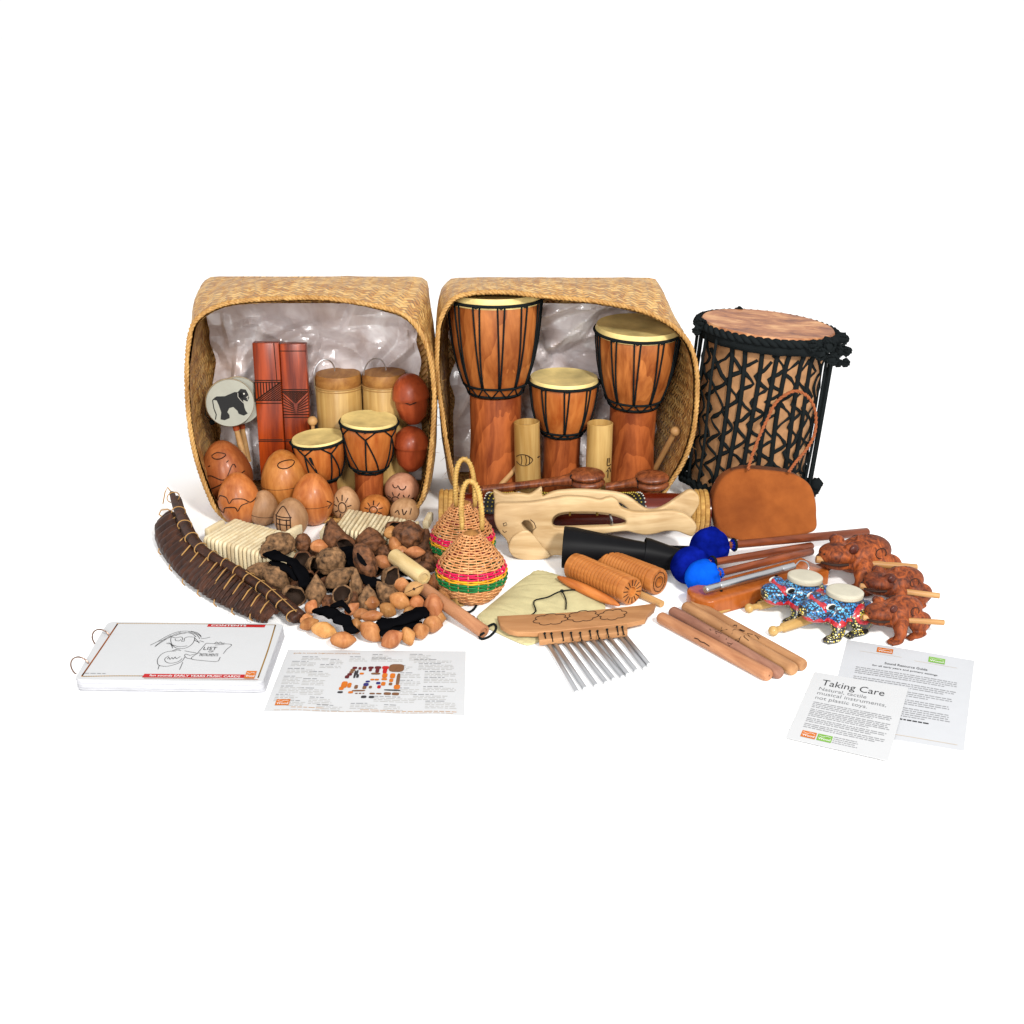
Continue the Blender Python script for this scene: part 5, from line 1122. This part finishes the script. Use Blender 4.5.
M = frog('middle-sized brown carved frog between the largest and the smallest', 893, 602, .125, 20, GF); stick_in('pale stick sticking out beside the middle brown frog', M, .125, (.1, .42))
M = frog('smallest brown carved frog, nearest the paper sheets', 893, 631, .118, 26, GF); stick_in('long pale stick held by the smallest brown frog', M, .118, (.1, .5), .042)
def paint_frog(label, px, py, s, yaw):
    M = frogM(px, py, s, yaw, .86); M0 = T_(M.translation) @ rotm(0, 0, yaw); t = thing('painted_frog', label, 'painted frog', M0, 'dot-painted frog drums')
    b = frog_shapes(M, True); b.ell(M @ T_((.46, 0, .2)) @ rotm(0, 40, 0) @ scm(.09, .12, .16), 14, 10)
    me = blob(b, .0020, M0.inverted(), m['pf_blue'], 'body', 4)
    for nm in ('pf_yel', 'pf_red', 'pf_black'): me.materials.append(m[nm])
    for p in me.polygons:
        c = p.center / s; x, y, z = c; z /= .86; ay = abs(y); zig = .045 * (abs(((x * 9) % 1) - .5) * 2)
        k = 0
        if z < .05: k = 3 if ay > .15 else 1
        elif z < .17: k = 1
        elif z < .21 + zig * .5: k = 1
        elif z < .27 + zig and x < .35: k = 2
        if x > .05 and z > .12 and ay > .12:
            d = math.hypot(x - .24, (z - .3) * 1.0); 
            if d < .07: k = 1
            elif d < .13: k = 2
            elif d < .17 and z < .3: k = 1
            elif x > .25: k = 1 if (d < .22) else 0
        if x < -.12 and z > .36 and math.hypot(x + .2, z - .50) < .12: k = 2 if x < -.26 else 0
        if x < -.48: k = 1
        p.material_index = k
    part(None, 'body', None, t, mesh=me)
    for s_ in (-1, 1):
        b = MB(); b.ell(M @ T_((-.21, s_ * .20, .485)) @ rotm(0, 0, 0) @ scm(.075, .02, .05), 16, 10); e = part(b, 'eye', m['whitedot'], t)
        b = MB(); b.ell(M @ T_((-.205, s_ * .213, .485)) @ scm(.058, .014, .038), 16, 10); part(b, 'pupil', m['blackpaint'], e)
        b = MB(); b.lathe([(0, 0), (.05 * s, 0), (.045 * s, .004 * s), (0, .006 * s)], frame(M @ Vector((.22, s_ * .315, .29)), M.to_3x3() @ Vector((0, s_, .15))), 16); q = part(b, 'yellow_spot', m['yellowdot'], t); b = MB(); b.lathe([(0, 0), (.022 * s, 0), (0, .004 * s)], frame(M @ Vector((.22, s_ * .322, .29)), M.to_3x3() @ Vector((0, s_, .15))), 12); part(b, 'green_spot', m['green'], q)
    Mt = M @ T_((.15, 0, .55)) @ rotm(0, 4, 0); r = .235; b = MB(); b.lathe([(0, -.06), (r * .93, -.06), (r, -.04), (r, .005), (r * .97, .02)], Mt, 40); part(b, 'drum_shell', m['skin_white'], t)
    b = MB(); b.lathe([(r * 1.008, -.005), (r * 1.0, .022), (r * .93, .036), (r * .8, .04), (0, .034)], Mt, 40); part(b, 'drum_skin', m['skin_white2'], t)
    return M
m['skin_white2'] = plain('ivory_skin', (.60, .56, .44), .5, var=.08)
m['pf_blue'] = dots_mat('blue_dots', 235, [(.008, .012, .03)] * 3, [(.01, .10, .30), (.03, .22, .46), (.08, .34, .55)], .46)
m['pf_yel'] = dots_mat('yellow_dots', 235, [(.01, .01, .01)] * 3, [(.55, .42, .05), (.62, .58, .30), (.45, .4, .05)], .36)
m['pf_red'] = dots_mat('red_paint', 230, [(.3, .008, .012)] * 3, [(.42, .01, .015), (.36, .008, .03), (.45, .015, .012)], .45)
m['pf_black'] = dots_mat('black_white_dots', 230, [(.008, .008, .008)] * 2, [(.5, .5, .4), (.55, .5, .2)], .25)
paint_frog('rear dot-painted blue frog with a small ivory drum on its back', 793, 611, .128, 22)
paint_frog('front dot-painted blue and red frog with an ivory drum on its back', 832, 628, .132, 24)
def fstick(label, a, c, r):
    A, C = G(*a, r), G(*c, r * 2.2); M = seg(A, C); L = (C - A).length; t = thing('turned_beater', label, 'beater', M, 'small turned beaters for the painted frogs')
    b = MB(); b.lathe([(0, -.002)] + [(r * 1.05 * math.sin(R(q)), r - .002 - r * math.cos(R(q))) for q in range(20, 141, 20)] + [(r * .62, .0195), (r * .62, .022), (r * .95, .025), (r, .04), (r, L), (0, L)], M, 22); part(b, 'stick', m['bamboo'], t)
fstick('short turned beater in front of the front painted frog', (770, 632), (818, 616), .0085)
fstick('short turned beater pointing at the rear painted frog, crossing a thin stick', (746, 609), (790, 598), .008)
beater('thin bare stick lying beside the orange block', G(716, 613, .005), G(768, 596, .006), .0042, 0, 'bamboo', 'thin_stick', None, 'stick')

# ---------------------------------------------------------------- paper goods
def sheet(name, label, cat, c4, z0, curl, mat, th=.0006, nx=24, ny=16):
    """c4: TL, TR, BR, BL pixels. returns thing and fn(u,v,layer) -> world, u right 0..1, v up 0..1"""
    q = [G(x, y, z0) for x, y in c4]
    def fn(u, v, l=0):
        p = (q[0] * (1 - u) + q[1] * u) * v + (q[3] * (1 - u) + q[2] * u) * (1 - v); return Vector((p.x, p.y, z0 + th + curl(u, v) + l * .00025))
    o = (q[3] + q[2]) / 2; o.z = 0; t = thing(name, label, cat, T_(o)); b = MB(); vs = [fn(i / nx, j / ny) for j in range(ny + 1) for i in range(nx + 1)]; n = len(vs)
    vs += [v - Vector((0, 0, th)) for v in vs]; F_ = [[j * (nx + 1) + i, j * (nx + 1) + i + 1, (j + 1) * (nx + 1) + i + 1, (j + 1) * (nx + 1) + i] for j in range(ny) for i in range(nx)]
    fs = F_ + [[k + n for k in f][::-1] for f in F_]
    edge = [i for i in range(nx + 1)] + [j * (nx + 1) + nx for j in range(1, ny + 1)] + [ny * (nx + 1) + i for i in range(nx - 1, -1, -1)] + [j * (nx + 1) for j in range(ny - 1, 0, -1)]
    for a, c in zip(edge, edge[1:] + edge[:1]): fs.append([a, a + n, c + n, c])
    b.add(vs, fs); part(b, 'page', m[mat], t, ang=60); return t, fn
def rect(mb, fn, u0, v0, u1, v1, l=1, sk=0, n=6):
    vs = []; fs = []
    for i in range(n + 1):
        u = u0 + (u1 - u0) * i / n; vs += [fn(u, v0, l), fn(u + sk, v1, l)]
    for i in range(n): fs.append([2 * i, 2 * i + 2, 2 * i + 3, 2 * i + 1])
    mb.add(vs, fs)
def lines(mb, fn, u0, u1, v, h, rnd, dens=1, wl=(.012, .045), gap=.007):
    u = u0
    while u < u1:
        w_ = min(rnd.uniform(*wl), u1 - u)
        if w_ > .004: rect(mb, fn, u, v, u + w_, v + h, 1, n=1)
        u += w_ + gap
def curve(mb, fn, pts, w_, l=2):
    pts = resample([(x, y, 0) for x, y in pts], .012); n = len(pts)
    for a, c in zip(pts, pts[1:]):
        d = (c - a); 
        if d.length < 1e-6: continue
        A, C = fn(a.x, a.y, l), fn(c.x, c.y, l); e = (C - A); k = Vector((-e.y, e.x, 0)).normalized() * w_ / 2; ex = e.normalized() * w_ * .3; mb.add([A - k - ex, C - k + ex, C + k + ex, A + k - ex], [[0, 1, 2, 3]])
def logo(par, fn, u0, v0, u1, v1, mat, words, l=2):
    b = MB(); rect(b, fn, u0, v0, u1, v1, l, n=3); lg = part(b, 'logo', m[mat], par, smooth=False)
    b = MB(); f2 = lambda u, v: fn(u, v, l + 1); put_text(b, words, f2, u0 + (u1 - u0) * .08, v0 + (v1 - v0) * .18, (u1 - u0) * .84, (v1 - v0) * .3, True)
    curve(b, fn, [(u0 + (u1 - u0) * .1, v0 + (v1 - v0) * .75), (u0 + (u1 - u0) * .4, v0 + (v1 - v0) * .62), (u0 + (u1 - u0) * .6, v0 + (v1 - v0) * .8), (u1 - (u1 - u0) * .1, v0 + (v1 - v0) * .68)], .0009, l + 1); part(b, 'logo_lettering', m['pr_white'], lg, smooth=False)
rnd = random.Random(11)
# A4 guide sheet under the card
t, fn = sheet('guide_sheet', 'larger white text sheet with orange and green logos, partly under the care card', 'paper sheet', [(847, 640), (974.5, 661.5), (964, 751.5), (824, 729)], 0, lambda u, v: .0012 * u * v + .001 * math.sin(3 * u) ** 2, 'papercool')
logo(t, fn, .25, .905, .375, .965, 'pr_orange', 'Wood'); logo(t, fn, .655, .885, .78, .95, 'pr_green', 'Wood')
b = MB(); rect(b, fn, .12, .885, .45, .888, 1); part(b, 'orange_rule', m['palertan'], t, smooth=False); b = MB(); rect(b, fn, .55, .868, .88, .871, 1); part(b, 'green_rule', m['palertan'], t, smooth=False)
b = MB(); f1 = lambda u, v: fn(u, v, 1); put_text(b, 'Sound Resource Guide', f1, .33, .775, .33, .025, True); put_text(b, 'for all early years and primary settings', f1, .24, .735, .5, .018, True); part(b, 'heading', m['ink'], t, smooth=False)
b = MB(); v = .69
for n_, e_ in ((4, .9), (3, .9), (3, .88), (3, .86), (5, .88), (0, .5)):
    for i in range(n_): lines(b, fn, .12, e_ - (rnd.random() * .2 if i == n_ - 1 else .02 * rnd.random()), v, .009, rnd); v -= .0215
    v -= .022
part(b, 'body_text', m['greyink'], t, smooth=False); b = MB(); lines(b, fn, .3, .73, .20, .013, rnd); part(b, 'web_address', m['ink'], t, smooth=False)
b = MB(); rect(b, fn, .05, .045, .95, .05, 1); part(b, 'footer_rule', m['palertan'], t, smooth=False)
# care card
t, fn = sheet('care_card', 'smaller white card headed Taking Care, lying over the guide sheet', 'card', [(815, 672), (908.5, 688.5), (888, 762), (786, 738.5)], .0022, lambda u, v: .0008 * (1 - v) + .0006 * u, 'paper')
f1 = lambda u, v: fn(u, v, 1)
b = MB(); put_text(b, 'Taking Care', f1, .12, .815, .66, .088); part(b, 'title', m['ink'], t, smooth=False)
b = MB(); put_text(b, 'Natural, tactile', f1, .115, .735, .50, .048); put_text(b, 'musical instruments,', f1, .115, .67, .72, .048); put_text(b, 'not plastic toys.', f1, .115, .60, .54, .048); part(b, 'subtitle', m['greyink2'] if 'greyink2' in m else m['greyink'], t, smooth=False)
b = MB(); v = .545
for n_ in (4, 5, 3, 3):
    for i in range(n_): lines(b, fn, .115, .93 - (rnd.random() * .25 if i == n_ - 1 else .03 * rnd.random()), v, .010, rnd, wl=(.015, .07), gap=.010); v -= .023
    v -= .012
for i in range(4): lines(b, fn, .44, .70 - .05 * rnd.random(), .135 - i * .024, .009, rnd)
part(b, 'body_text', m['greyink'], t, smooth=False)
logo(t, fn, .125, .055, .27, .14, 'pr_orange', 'Wood'); logo(t, fn, .285, .055, .43, .14, 'pr_green', 'Wood')
# instruments leaflet
t, fn = sheet('leaflet', 'landscape white leaflet with a small picture of instruments, right of the card pack', 'leaflet', [(288, 650), (466, 651.5), (464.5, 716), (263.5, 711.5)], 0, lambda u, v: .0035 * max(0, u - .6) * math.sin(v * 3) + .0015 * (1 - v) * math.sin(u * 9) ** 2, 'paper')
f1 = lambda u, v: fn(u, v, 1)
b = MB(); put_text(b, 'guide to sounds box', f1, .04, .93, .17, .022); put_text(b, 'percussion instruments for schools', f1, .20, .93, .21, .022); lines(b, fn, .48, .96, .035, .008, rnd); lines(b, fn, .13, .3, .055, .008, rnd); lines(b, fn, .05, .95, .015, .005, rnd); part(b, 'orange_heading', m['pr_tan'] if 'pr_tan' in m else m['palertan'], t, smooth=False)
b = MB(); bh = MB()
for (u, v_, w_, n_) in [(.07, .87, .16, 2), (.02, .79, .15, 3), (.19, .74, .12, 2), (.01, .67, .15, 3), (.14, .62, .12, 3), (.005, .54, .1, 5), (.12, .50, .12, 4), (0.01, .38, .12, 4), (.13, .35, .12, 4), (.0, .25, .12, 4), (.19, .21, .12, 4), (.08, .15, .1, 3), (.24, .10, .14, 3), (.24, .83, .08, 3), (.35, .88, .1, 3), (.48, .92, .1, 3), (.48, .86, .18, 2),
                           (.7, .93, .12, 4), (.73, .84, .22, 2), (.76, .77, .2, 4), (.62, .74, .1, 3), (.66, .62, .12, 3), (.66, .50, .12, 3), (.64, .38, .13, 4), (.8, .64, .18, 3), (.8, .54, .18, 3), (.8, .40, .18, 3), (.54, .24, .22, 3), (.75, .28, .18, 3), (.82, .18, .16, 4), (.42, .13, .14, 3), (.6, .12, .1, 3)]:
    u = .03 + u * .94
    lines(bh, fn, u, u + w_ * .6, v_, .011, rnd)
    for i in range(n_): lines(b, fn, u, u + w_ - .02 * rnd.random(), v_ - .024 * (i + 1), .007, rnd)
part(b, 'body_text', m['paleink'], t, smooth=False); part(bh, 'paragraph_headings', m['greyink'], t, smooth=False)
logo(t, fn, .045, .085, .115, .175, 'pr_orange', 'Wood')
PU = lambda x, y: (.345 + (x - 90) / 830 * .315, .77 - (y - 40) / 420 * .56)
pic = {k: MB() for k in ('pr_maroon', 'pr_brown', 'pr_orange', 'pr_navy', 'ink', 'pr_red')}
for k, x0, y0, x1, y1 in [('pr_maroon', 210, 85, 265, 108), ('pr_brown', 190, 112, 245, 135), ('pr_brown', 180, 138, 230, 160), ('pr_maroon', 160, 165, 215, 190), ('pr_maroon', 135, 192, 185, 222), ('ink', 250, 140, 275, 212), ('ink', 280, 130, 300, 180), ('ink', 290, 180, 320, 214), ('pr_maroon', 295, 90, 330, 115), ('pr_maroon', 355, 88, 400, 122), ('pr_maroon', 435, 82, 500, 105), ('pr_maroon', 450, 105, 485, 135), ('pr_maroon', 530, 78, 605, 105), ('pr_maroon', 545, 105, 590, 150), ('pr_red', 635, 75, 715, 105), ('pr_red', 650, 105, 700, 155), ('pr_brown', 745, 55, 920, 130), ('pr_orange', 655, 165, 715, 210), ('pr_orange', 765, 165, 825, 212), ('pr_brown', 860, 175, 900, 285), ('pr_orange', 765, 228, 810, 260), ('pr_orange', 845, 300, 915, 340), ('pr_orange', 95, 330, 150, 360), ('pr_orange', 115, 270, 185, 330), ('pr_orange', 200, 285, 245, 330), ('ink', 90, 380, 150, 398), ('pr_navy', 420, 285, 480, 315), ('pr_navy', 440, 255, 490, 272), ('pr_navy', 590, 270, 640, 292), ('pr_brown', 300, 310, 340, 345), ('pr_brown', 415, 320, 460, 350), ('pr_brown', 500, 318, 535, 342), ('pr_red', 615, 310, 655, 340), ('pr_orange', 655, 222, 720, 242), ('pr_orange', 500, 232, 545, 248), ('pr_orange', 560, 232, 610, 248), ('pr_brown', 500, 158, 605, 176), ('pr_orange', 330, 158, 380, 176), ('ink', 730, 352, 915, 364), ('pr_brown', 725, 388, 805, 412), ('pr_brown', 835, 388, 915, 412), ('pr_brown', 620, 398, 680, 410), ('pr_brown', 530, 398, 590, 412), ('pr_orange', 235, 380, 290, 400), ('pr_brown', 290, 365, 440, 378), ('pr_brown', 330, 398, 360, 408), ('pr_brown', 380, 398, 410, 408), ('pr_brown', 430, 398, 450, 408), ('ink', 425, 432, 485, 455), ('ink', 530, 435, 590, 455), ('pr_orange', 660, 270, 710, 305), ('pr_brown', 765, 275, 805, 300)]:
    a, c = PU(x0, y1), PU(x1, y0); cu, cv = (a[0] + c[0]) / 2, (a[1] + c[1]) / 2; hu, hv = (c[0] - a[0]) * .62, (c[1] - a[1]) * .66; vs = [fn(cu + hu * math.copysign(abs(math.cos(R(q))) ** .6, math.cos(R(q))), cv + hv * math.copysign(abs(math.sin(R(q))) ** .6, math.sin(R(q))), 2) for q in range(15, 375, 30)]; pic[k].add(vs, [list(range(len(vs)))])
for k, bb in pic.items(): part(bb, 'printed_picture', m[k], t, smooth=False)

# ---------------------------------------------------------------- ring-bound card pack
zt = .021; org = G(172, 683)
t = thing('card_pack', 'thick white ring-bound card pack with a cartoon and red CONTENTS banner', 'card pack', T_(org))
q = [G(108, 621.5, zt), G(283.5, 623.5, zt), G(262.5, 682, zt), G(74.5, 679.5, zt)]
def bf(u, v, l=0): p = (q[0] * (1 - u) + q[1] * u) * v + (q[3] * (1 - u) + q[2] * u) * (1 - v); return Vector((p.x, p.y, zt + l * .00025))
def rr_outline(rad, j):
    pts = []
    for (cu, cv, a0) in ((1 - rad, 1 - rad, 0), (rad, 1 - rad, 90), (rad, rad, 180), (1 - rad, rad, 270)):
        for k in range(0, 91, 15): u, v = cu + rad * math.cos(R(a0 + k)), cv + rad * math.sin(R(a0 + k)); p = bf(u, v); pts.append((p.x + j[0] - org.x, p.y + j[1] - org.y))
    return pts[::-1]
NL = 16
for k in range(NL):
    j = (random.uniform(-.0006, .0006) + (.0003 * (NL - k)) * .4, random.uniform(-.0005, .0005) - (.0022 if k in (4,) else 0)); b = MB(); h = zt / NL; b.prism([rr_outline(.045, j if k < NL - 1 else (0, 0))], T_((org.x, org.y, k * h)), h * (.93 if k < NL - 1 else 1)); part(b, 'card', m['paperedge'] if k < NL - 1 else m['paper'], t, smooth=False)
BP = lambda x, y: (x, y)
# print coordinates measured on the card: solve (u,v) of a pixel
def uv(x, y):
    p = G(x, y, zt); u = v = .5
    for _ in range(12):
        f = bf(u, v); du = bf(u + 1e-3, v) - f; dv = bf(u, v + 1e-3) - f; d = p - f; det = du.x * dv.y - du.y * dv.x
        u += (d.x * dv.y - d.y * dv.x) / det * 1e-3; v += (du.x * d.y - du.y * d.x) / det * 1e-3
    return u, v
def poly(mb, pts, l=1): mb.add([bf(*uv(*p), l) for p in pts], [list(range(len(pts)))])
def pl(mb, pts, w_, l=2): curve(mb, bf, [uv(*p) for p in pts], w_, l)
b = MB(); pl(b, [(117, 623.5), (200, 624), (275, 625)], .0016, 1); pl(b, [(275.5, 625), (268, 650), (258, 678)], .0022, 1); pl(b, [(82, 676.5), (112, 676), (144, 676)], .0022, 1); part(b, 'yellow_border', m['pr_yellow'], t, smooth=False)
b = MB(); pl(b, [(117.5, 624), (100, 650), (82, 676)], .0026, 1); pl(b, [(144, 678.5), (200, 679), (258, 680)], .0012, 3); part(b, 'orange_border', m['pr_orange'], t, smooth=False)
b = MB(); poly(b, [(208.5, 624), (266, 624.6), (264.5, 627.5), (207, 626.8)]); poly(b, [(144.5, 674), (245, 674.8), (244, 678.2), (142, 677.6)], 2); part(b, 'red_banner', m['pr_red'], t, smooth=False)
b = MB(); u0, v0 = uv(211, 626.2); u1, v1 = uv(246, 626.6); put_text(b, 'CONTENTS', lambda u, v: bf(u, v, 2), u0, (v0 + v1) / 2, u1 - u0, .028, True)
u0, v0 = uv(149, 677.0); u1, v1 = uv(240, 677.4); put_text(b, 'fun sounds EARLY YEARS MUSIC CARDS', lambda u, v: bf(u, v, 3), u0, (v0 + v1) / 2, u1 - u0, .030, True); part(b, 'banner_lettering', m['pr_white'], t, smooth=False)
u0, v0 = uv(244, 679); u1, v1 = uv(257, 671.5); logo(t, bf, u0, min(v0, v1), u1, max(v0, v1), 'pr_orange', 'Wood', 4)
b = MB(); K = lambda x, y: (125 + x / 7.877, 618 + y / 7.877)
ink = [[(365, 150), (360, 180), (375, 215), (410, 240), (470, 240), (520, 215), (545, 180), (548, 150)], [(380, 215), (430, 228), (490, 220)], [(370, 150), (400, 158), (440, 150), (455, 165), (445, 185), (465, 185), (470, 160), (500, 150), (540, 152)], [(395, 165), (400, 180), (425, 182), (440, 170)],
       [(200, 215), (260, 185), (330, 145), (400, 115), (460, 105), (530, 110), (590, 140), (600, 155)], [(235, 228), (290, 190), (350, 155), (420, 130), (480, 120)], [(240, 220), (300, 175), (360, 140)], [(265, 185), (330, 165), (380, 135), (440, 112)], [(500, 110), (560, 130), (590, 165)], [(520, 105), (570, 118), (600, 145)], [(400, 140), (450, 118), (520, 122), (560, 150)],
       [(325, 200), (350, 198), (365, 215), (375, 240)], [(335, 205), (360, 205), (375, 225)], [(550, 160), (570, 180), (585, 200)], [(545, 175), (575, 190), (590, 190)], [(600, 165), (640, 160), (670, 152)], [(590, 180), (620, 190)],
       [(400, 262), (340, 265), (290, 285), (260, 320), (255, 350), (270, 375), (330, 382), (400, 365), (450, 340), (470, 310)], [(345, 300), (315, 320), (320, 345), (360, 358), (420, 345), (450, 320)], [(335, 325), (345, 310), (355, 328), (370, 312), (380, 325), (395, 308), (405, 322), (435, 305)], [(370, 262), (400, 250), (440, 258)], [(385, 255), (430, 252)],
       [(270, 375), (260, 405)], [(455, 350), (440, 385), (430, 408)], [(470, 260), (520, 270), (560, 275)], [(475, 285), (470, 300), (490, 318), (530, 325)], [(480, 285), (510, 295), (540, 288), (590, 275)], [(640, 200), (600, 245), (565, 285)], [(640, 200), (700, 203), (780, 205), (840, 212), (800, 250), (775, 282)], [(565, 285), (540, 300), (525, 325), (620, 338), (715, 345), (735, 340), (750, 310)], [(705, 205), (720, 190), (735, 200), (750, 190), (765, 200), (785, 198)], [(710, 215), (740, 212), (780, 210)], [(590, 282), (610, 285)]]
for ln in ink: pl(b, [K(*p) for p in ln], .0009)
for s_, x, y, w_, h_ in (('LIST', 615, 252, 105, .05), ('OF', 655, 272, 40, .03), ('INSTRUMENTS', 585, 302, 145, .045)):
    u0, v0 = uv(*K(x, y)); u1, v1 = uv(*K(x + w_, y)); put_text(b, s_, lambda u, v: bf(u, v, 3), u0, v0, u1 - u0, h_)
part(b, 'cartoon_drawing', m['ink'], t, smooth=False)
b = MB()
u0, v0 = uv(84, 675); lines(b, lambda u, v, l=1: bf(u, v, l), u0, u0 + .12, v0 + .02, .012, rnd); part(b, 'small_print', m['greyink'], t, smooth=False)
for (x, y) in ((103, 640), (82, 668)):
    c = G(x, y, zt * .55); Mx = frame(c + Vector((-.002, 0, .002)), (.25, 1, 0), (1, 0, 0)); b = MB(); b.rope([Mx @ Vector((.017 * math.cos(R(q)), .017 * math.sin(R(q)), 0)) for q in range(0, 360, 15)], .0004, .0012, .004, 2, True, 6, .002); part(b, 'binding_ring', m['ring'], t)
